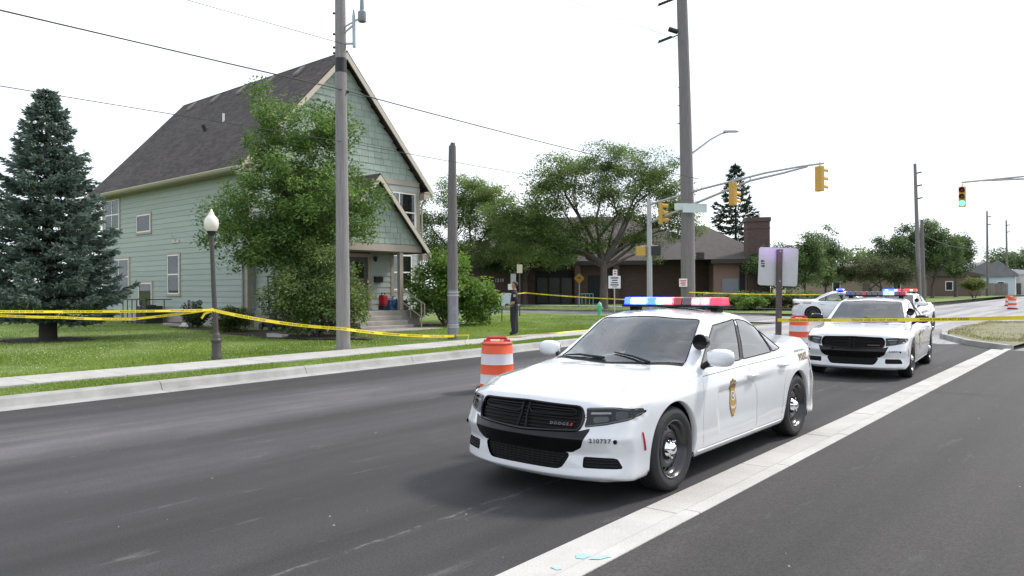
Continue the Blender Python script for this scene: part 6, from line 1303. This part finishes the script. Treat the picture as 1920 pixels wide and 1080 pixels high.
def post_sign(label, px, py, D, W, H, mtl, rz=0, post=True, base_z=.25, lines=None, diamond=False, pm=None, name='sign'):
    p = px2w(px, py, D=D); t = thing(name, label, 'sign', (p.x, p.y, base_z), YAW + rz); zc = p.z - base_z
    b = MB().box(-W / 2, W / 2, -.012, .012, -H / 2, H / 2).build('board', mtl, t, loc=(0, -.05, zc))
    if diamond: b.rotation_euler = (0, R(45), 0)
    if post: MB().tube([(0, 0, 0), (0, 0, zc + H / 2 + .05)], .035, 6).build('post', pm or M_galv, t)
    for (z0, x0, x1, hh_, m_) in (lines or []): MB().box(x0 * W, x1 * W, -.066, -.0625, zc + z0 * H - hh_ * H, zc + z0 * H + hh_ * H).build('print_line', m_, t)
    return t
M_sw = mat('sign_white', (.72, .72, .74), .5); M_cream = mat('sign_cream', (.55, .52, .40), .5); inkb = mat('sign_ink', (.06, .06, .08), .6); inkr = mat('red_print', (.5, .04, .05), .7)
post_sign('white parking notice on a post before the locust trunk', 1152, 529, 46, .75, .78, M_sw, lines=[(.33, -.32, .32, .05, inkb), (.14, -.22, .25, .045, inkb), (-.05, -.28, .28, .045, inkb), (-.22, -.34, .34, .05, inkb), (-.38, -.2, .22, .03, inkb)])
post_sign('small white and red plate above the parking notice', 1153, 512, 45.9, .27, .42, M_sw, post=False, lines=[(.25, -.3, .3, .07, inkb), (-.1, -.3, .3, .1, inkr)], base_z=px2w(1153, 512, D=45.9).z - .3)
post_sign('amber diamond warning sign seen under the locust crown', 1086, 522, 60, .62, .62, mat('amber_sign', (.42, .22, .02), .6), diamond=True, lines=[(.05, -.2, .2, .12, inkb)])
post_sign('cream backed sign on the taller post behind the officer', 974, 504, 40, .30, .46, M_cream, rz=R(10), pm=M_brownm)
post_sign('pale grey sign back on the post at the officer\'s head', 963, 524, 38, .28, .58, M_alu, rz=R(-20), pm=M_brownm)
post_sign('small white plate below the pale grey sign by the officer', 958, 538, 37.8, .30, .30, M_sw, post=False, base_z=px2w(958, 538, D=37.8).z - .3)
yb = post_sign('white blank yard board standing left of the officer', 949, 562, 34, .44, .62, mat('yard_white', (.55, .62, .68), .6), base_z=.2, post=False, name='yard_sign')
for s_ in (-.2, .2): MB().box(s_ - .02, s_ + .02, -.03, .01, 0, 1.25).build('leg', M_blackm, yb)
gs = px2w(1118, 548, D=50); bk = thing('bike_rack', 'pale green metal bike rack by the brick building wall', 'bike rack', tuple(px2w(1098, 540, D=60).xy) + (.3,), YAW)
for i in range(5): MB().tube([(-.6 + i * .3, 0, 0), (-.6 + i * .3, 0, .95)], .03, 6).build('bar', mat('rack_green', (.15, .32, .30), .5), bk)
MB().tube([(-.6, 0, .95), (.6, 0, .95)], .03, 6).build('rail', mat('rack_green', (.15, .32, .30), .5), bk)

# hydrant
q = px2w(1124, 540, D=41); hy = thing('fire_hydrant', 'light green fire hydrant on the lawn beyond the nearest car', 'fire hydrant', (q.x, q.y, .18))
MH = mat('hydrant_green', (.14, .46, .30), .4, .1, 8)
MB().lathe([(.17, 0), (.17, .05), (.12, .06), (.12, .50), (.15, .52), (.15, .56), (.135, .60), (.11, .69), (.05, .75), (.03, .76), (.03, .81), (.001, .815)], 16).build('barrel', MH, hy, smooth=True, angle=35)
for a in (YAW, YAW + math.pi): MB().tube([(0, 0, .42), (math.cos(a) * .18, math.sin(a) * .18, .42), (math.cos(a) * .20, math.sin(a) * .20, .42)], [.065, .065, .045], 10).build('nozzle', MH, hy, smooth=True)
MB().tube([(0, 0, .38), (-Fw.x * .2, -Fw.y * .2, .38)], .085, 12).build('nozzle', MH, hy, smooth=True)

# ------------------------------------------------------------------ caution tape
M_tape = mat('yellow_tape', (0.80, 0.64, 0.03), 0.35, .06, 5); M_ink = mat('tape_ink', (.03, .03, .02), .5)
TXT = text_verts('POLICE LINE DO NOT CROSS', .05, .0012, 1.1)
tw = max(v[0] for v in TXT[0]) - min(v[0] for v in TXT[0])
def tape(label, pts, sag=0.0, w_=.052, twist=0.0, text=True, face=None, nseg=40, start=0.5):
    P = [Vector(p) for p in pts]; out = []
    for a, b in zip(P, P[1:]):
        L = (b - a).length; n = max(6, int(nseg))
        for i in range(n): f = i / n; out.append(a.lerp(b, f) - Vector((0, 0, sag * 4 * f * (1 - f))))
    out.append(P[-1]); S = [0.0]
    for a, b in zip(out, out[1:]): S.append(S[-1] + (b - a).length)
    def frame(s):
        k = max(0, min(len(out) - 2, int(np.searchsorted(S, s)) - 1)); d = (out[k + 1] - out[k]).normalized(); p = out[k] + d * (s - S[k])
        upv = Vector((0, 0, 1)) - d * d.z
        if upv.length < .2: upv = Rw.copy()
        upv.normalize(); nrm = d.cross(upv)
        a = twist * math.sin(s * .9) + .12 * math.sin(s * 2.1 + P[0].x)
        return p, d, upv * math.cos(a) + nrm * math.sin(a), (nrm * math.cos(a) - upv * math.sin(a))
    m = MB(); n = len(out) * 2
    for i in range(n + 1):
        p, d, u_, nr = frame(S[-1] * i / n); m.v += [tuple(p + u_ * w_ / 2), tuple(p - u_ * w_ / 2)]
    m.f = [(i * 2, i * 2 + 1, i * 2 + 3, i * 2 + 2) for i in range(n)]
    t = m.build('caution_tape', M_tape, smooth=True); tag(t, label, 'tape', 'yellow caution tape')
    if text:
        mid = out[len(out) // 2]; s = start
        tm = MB(); dirn = 1 if (out[-1] - out[0]).dot(Rw) > 0 else -1
        while s + tw < S[-1]:
            vs_ = []
            for v in TXT[0]:
                ss = s + (v[0] + tw / 2 if dirn > 0 else tw / 2 - v[0]); p, d, u_, nr = frame(ss); sgn = 1 if nr.dot(Vector((0, 0, CAM_H)) - p) > 0 else -1
                vs_.append(tuple(p + u_ * v[1] * (w_ / .075) + nr * sgn * .0025))
            tm.add(vs_, TXT[1]); s += tw + .35
        if tm.v: tm.build('lettering', M_ink, t)['kind'] = 'stuff'
    return t
lamp_pt = Vector((-16.25 - Rw.x * .03, 8.75 - Rw.y * .03, 1.29)); p2_pt = Vector((-16.45, 16.62, .36))
lf = Fw * -.07
tape('taut yellow tape from the lamp post to the left edge', [tuple(px2w(-60, 584, D=13.5)), tuple(lamp_pt + lf)], .02)
tape('sagging lower yellow tape left of the lamp post', [tuple(lamp_pt + lf + Vector((0, 0, .02))), tuple(px2w(250, 598, D=16.2)), tuple(px2w(110, 595, D=15.2)), tuple(px2w(-60, 588, D=14.0))], .015)
tape('long drooping yellow tape from the lamp post past the pole to the cut pole', [tuple(lamp_pt + lf + Vector((0, 0, -.01))), tuple(px2w(640, 616, D=18.9)), tuple(px2w(852, 630, D=23.2))], .07, w_=.075)
tape('short loose tape end hanging from the lamp post', [tuple(lamp_pt + lf), tuple(px2w(384, 588, D=17.0)), tuple(px2w(378, 597, D=17.0))], 0, text=False, nseg=6)
tape('loose end of yellow tape dropping to the verge beside the cut pole', [tuple(px2w(855, 629, D=23.1)), tuple(px2w(880, 628, D=22.4)), tuple(px2w(870, 655, D=20.8))], 0, text=False, nseg=8)
tape('yellow tape lying along the sidewalk by the officer\'s feet', [(-15.3, 17.4, .22), (-15.0, 18.4, .19), (-15.45, 19.3, .205), (-15.2, 20.6, .2), (-15.5, 22.3, .19), (-15.2, 24.2, .2)], 0, twist=1.4, nseg=8, text=False)
tape('distant yellow tape stretched behind the officer to the signal mast', [tuple(px2w(885, 553, D=33)), tuple(px2w(985, 549, D=37)), tuple(px2w(1216, 563, D=38.2))], .05)
tape('distant yellow tape from the thick pole to the shrubs', [tuple(px2w(1292, 548, D=36.4)), tuple(px2w(1560, 552, D=44))], .05)
tape('near yellow tape stretched across the road in front of the second car', [tuple(px2w(1458, 600, D=13.85)), tuple(px2w(1945, 595, D=12.0))], .02, w_=.062, start=.2)
tape('scrap of yellow tape tied to the handle of the near drum', [(-8.36 + Rw.x * .05, 9.58 + Rw.y * .05, .87), (-8.36 + Rw.x * .12 - .03, 9.58 + Rw.y * .12 - .04, .865), (-8.36 + Rw.x * .17, 9.58 + Rw.y * .17, .93)], 0, w_=.03, text=False, twist=1.5, nseg=6)

# ------------------------------------------------------------------ the officer
def officer():
    loc = Vector((-15.75, 18.95, .19)); t = thing('person', 'police officer in dark uniform standing on the sidewalk with hands held at the waist', 'person', loc, YAW)
    # local frame: +x image right, -y towards the camera; the officer faces image left
    J = {'pel': (0, 0, .98, .135, .14), 'belly': (-.01, 0, 1.10, .135, .145), 'chest': (-.005, 0, 1.30, .145, .165), 'neckb': (.005, 0, 1.46, .075, .08), 'neck': (-.005, 0, 1.53, .052, .052), 'jaw': (-.03, 0, 1.60, .062, .06), 'head': (-.015, 0, 1.675, .092, .075), 'crown': (-.005, 0, 1.735, .065, .058)}
    E_ = [('pel', 'belly'), ('belly', 'chest'), ('chest', 'neckb'), ('neckb', 'neck'), ('neck', 'jaw'), ('jaw', 'head'), ('head', 'crown')]
    for s, S in ((-1, 'n'), (1, 'f')):
        o = .03 * s
        J.update({'hip' + S: (0, s * .085, .90, .115, .115), 'kn' + S: (-.015 + o, s * .10, .50, .09, .09), 'an' + S: (.01 + o, s * .11, .10, .082, .08), 'toe' + S: (-.13 + o, s * .12, .045, .048, .042),
                  'sh' + S: (0, s * .185, 1.405, .078, .07), 'el' + S: (.06, s * .235, 1.12, .055, .052), 'wr' + S: (-.15, s * .155, 1.02, .032, .032), 'ha' + S: (-.22, s * .12, 1.01, .036, .030)})
        E_ += [('pel', 'hip' + S), ('hip' + S, 'kn' + S), ('kn' + S, 'an' + S), ('an' + S, 'toe' + S), ('chest', 'sh' + S), ('sh' + S, 'el' + S), ('el' + S, 'wr' + S), ('wr' + S, 'ha' + S)]
        for k, (dx, dz, l1) in enumerate(((-.055, .020, 1), (-.062, .004, 1), (-.058, -.012, 1), (-.046, -.026, 1))):
            J['f%d%s' % (k, S)] = (-.25 + dx * .3, s * (.11 - .01 * k), 1.01 + dz, .0095, .0095); J['g%d%s' % (k, S)] = (-.265 + dx * .35, s * (.085 - .008 * k), 1.0 + dz * 1.2 - .01, .0085, .0085)
            E_ += [('ha' + S, 'f%d%s' % (k, S)), ('f%d%s' % (k, S), 'g%d%s' % (k, S))]
        J['th' + S] = (-.215, s * .085, 1.045, .011, .011); J['ti' + S] = (-.25, s * .065, 1.05, .009, .009); E_ += [('ha' + S, 'th' + S), ('th' + S, 'ti' + S)]
    ks = list(J); me = bpy.data.meshes.new('body'); me.from_pydata([J[k][:3] for k in ks], [(ks.index(a), ks.index(b)) for a, b in E_], [])
    o = bpy.data.objects.new('body', me); C.objects.link(o); sk_ = o.modifiers.new('skin', 'SKIN')
    for i, k in enumerate(ks): me.skin_vertices[0].data[i].radius = J[k][3:5]; me.skin_vertices[0].data[i].use_root = (k == 'pel')
    o.modifiers.new('sub', 'SUBSURF').levels = 2; dg = bpy.context.evaluated_depsgraph_get(); ev = o.evaluated_get(dg); m2 = bpy.data.meshes.new_from_object(ev); bpy.data.objects.remove(o)
    uni = mat('uniform_navy', (.013, .014, .021), .8, .2, 30); skin = mat('skin', (.36, .20, .14), .55); shoe = mat('shoe_black', (.008, .008, .008), .3); glove = mat('black_glove', (.01, .01, .011), .6)
    for m_ in (uni, skin, shoe, glove): m2.materials.append(m_)
    for p in m2.polygons:
        c = p.center; p.use_smooth = True
        if c.z > 1.50: p.material_index = 1
        elif c.x < -.185 and .9 < c.z < 1.15: p.material_index = 3
        elif abs(c.y) > .12 and c.z < 1.13 and c.z > .95 and (c.x < -.0): p.material_index = 1
        elif c.z < .085: p.material_index = 2
    b = link('body', m2, None, t)
    # face and hair
    hm = MB(); nu, nv = 20, 12
    for iv in range(nv + 1):
        for iu in range(nu):
            a, b_ = 2 * math.pi * iu / nu, math.pi * iv / nv; hm.v.append((.012 + .104 * math.sin(b_) * math.cos(a), .087 * math.sin(b_) * math.sin(a), 1.69 + .098 * math.cos(b_)))
    for iv in range(nv):
        for iu in range(nu):
            f = (iv * nu + iu, iv * nu + (iu + 1) % nu, (iv + 1) * nu + (iu + 1) % nu, (iv + 1) * nu + iu); c = sum((Vector(hm.v[q]) for q in f), Vector()) / 4
            if c.z > 1.74 or (c.x > .03 and c.z > 1.615) or (c.x > -.02 and c.z > 1.70): hm.f.append(f)
    hm.build('hair', mat('dark_hair', (.025, .015, .010), .7), t, smooth=True)
    MB().add([(-.108, -.012, 1.675), (-.108, .012, 1.675), (-.128, 0, 1.64), (-.100, -.018, 1.635), (-.100, .018, 1.635)], [(0, 1, 2), (0, 2, 3), (1, 4, 2), (2, 4, 3), (0, 3, 4, 1)]).build('nose', skin, b)
    for s in (-1, 1):
        MB().lathe([(.001, -.006), (.010, -.004), (.010, .004), (.001, .006)], 8, (-.098, s * .03, 1.682), 'x').build('eye', shoe, b); MB().lathe([(.001, -.012), (.02, -.008), (.022, .004), (.008, .010)], 10, (.0, s * .083, 1.66), 'y').build('ear', skin, b)
    MB().box(-.105, -.092, -.022, .022, 1.612, 1.618).build('mouth', mat('lip', (.25, .09, .08), .6), b)
    # kit: belt with pouches, radio, shoulder patch, badge
    bl = []
    for q in np.linspace(0, 2 * math.pi, 25): bl.append((.155 * math.cos(q) - .002, .160 * math.sin(q), 1.005))
    bt_ = MB().tube(bl, .028, 6, cap=False).build('duty_belt', M_blackm, t, smooth=True)
    MB().box(.03, .10, -.205, -.135, .86, 1.02).build('holster', M_blackm, bt_, bevel=.015); MB().box(-.06, .0, -.20, -.145, .95, 1.04).build('pouch', M_blackm, bt_, bevel=.01); MB().lathe([(.001, 0), (.03, 0), (.03, .012), (.001, .012)], 12, (.11, -.14, 1.0), 'y').build('cuffs', M_chrome, bt_)
    MB().box(-.045, .035, -.272, -.262, 1.27, 1.36).build('shoulder_patch', mat('patch_grey', (.30, .28, .30), .7), t, bevel=.01)
    MB().box(-.162, -.150, -.09, -.05, 1.30, 1.37).build('chest_badge', M_gold, t)
    MB().box(.01, .06, .10, .16, 1.36, 1.45).build('radio', M_blackm, t, bevel=.01)
    t.scale = (1.12, 1.1, 1.0)
    return t
officer()
# small litter on the verge
for i, (px, py, lab, c_) in enumerate(((905, 601, 'scrap of white paper on the grass right of the bright shrub', (.6, .6, .6)), (866, 606, 'small light blue litter piece at the foot of the bright shrub', (.2, .5, .6)))):
    p = px2w(px, py, z=.2); tt = thing('litter', lab, 'litter', (p.x, p.y, .24)); MB().add([(-.12, -.05, 0), (.1, -.07, .03), (.13, .06, .0), (-.1, .08, .05), (0, 0, .08)], [(0, 1, 4), (1, 2, 4), (2, 3, 4), (3, 0, 4), (0, 3, 2, 1)]).build('scrap', mat('litter%d' % i, c_, .7), tt)
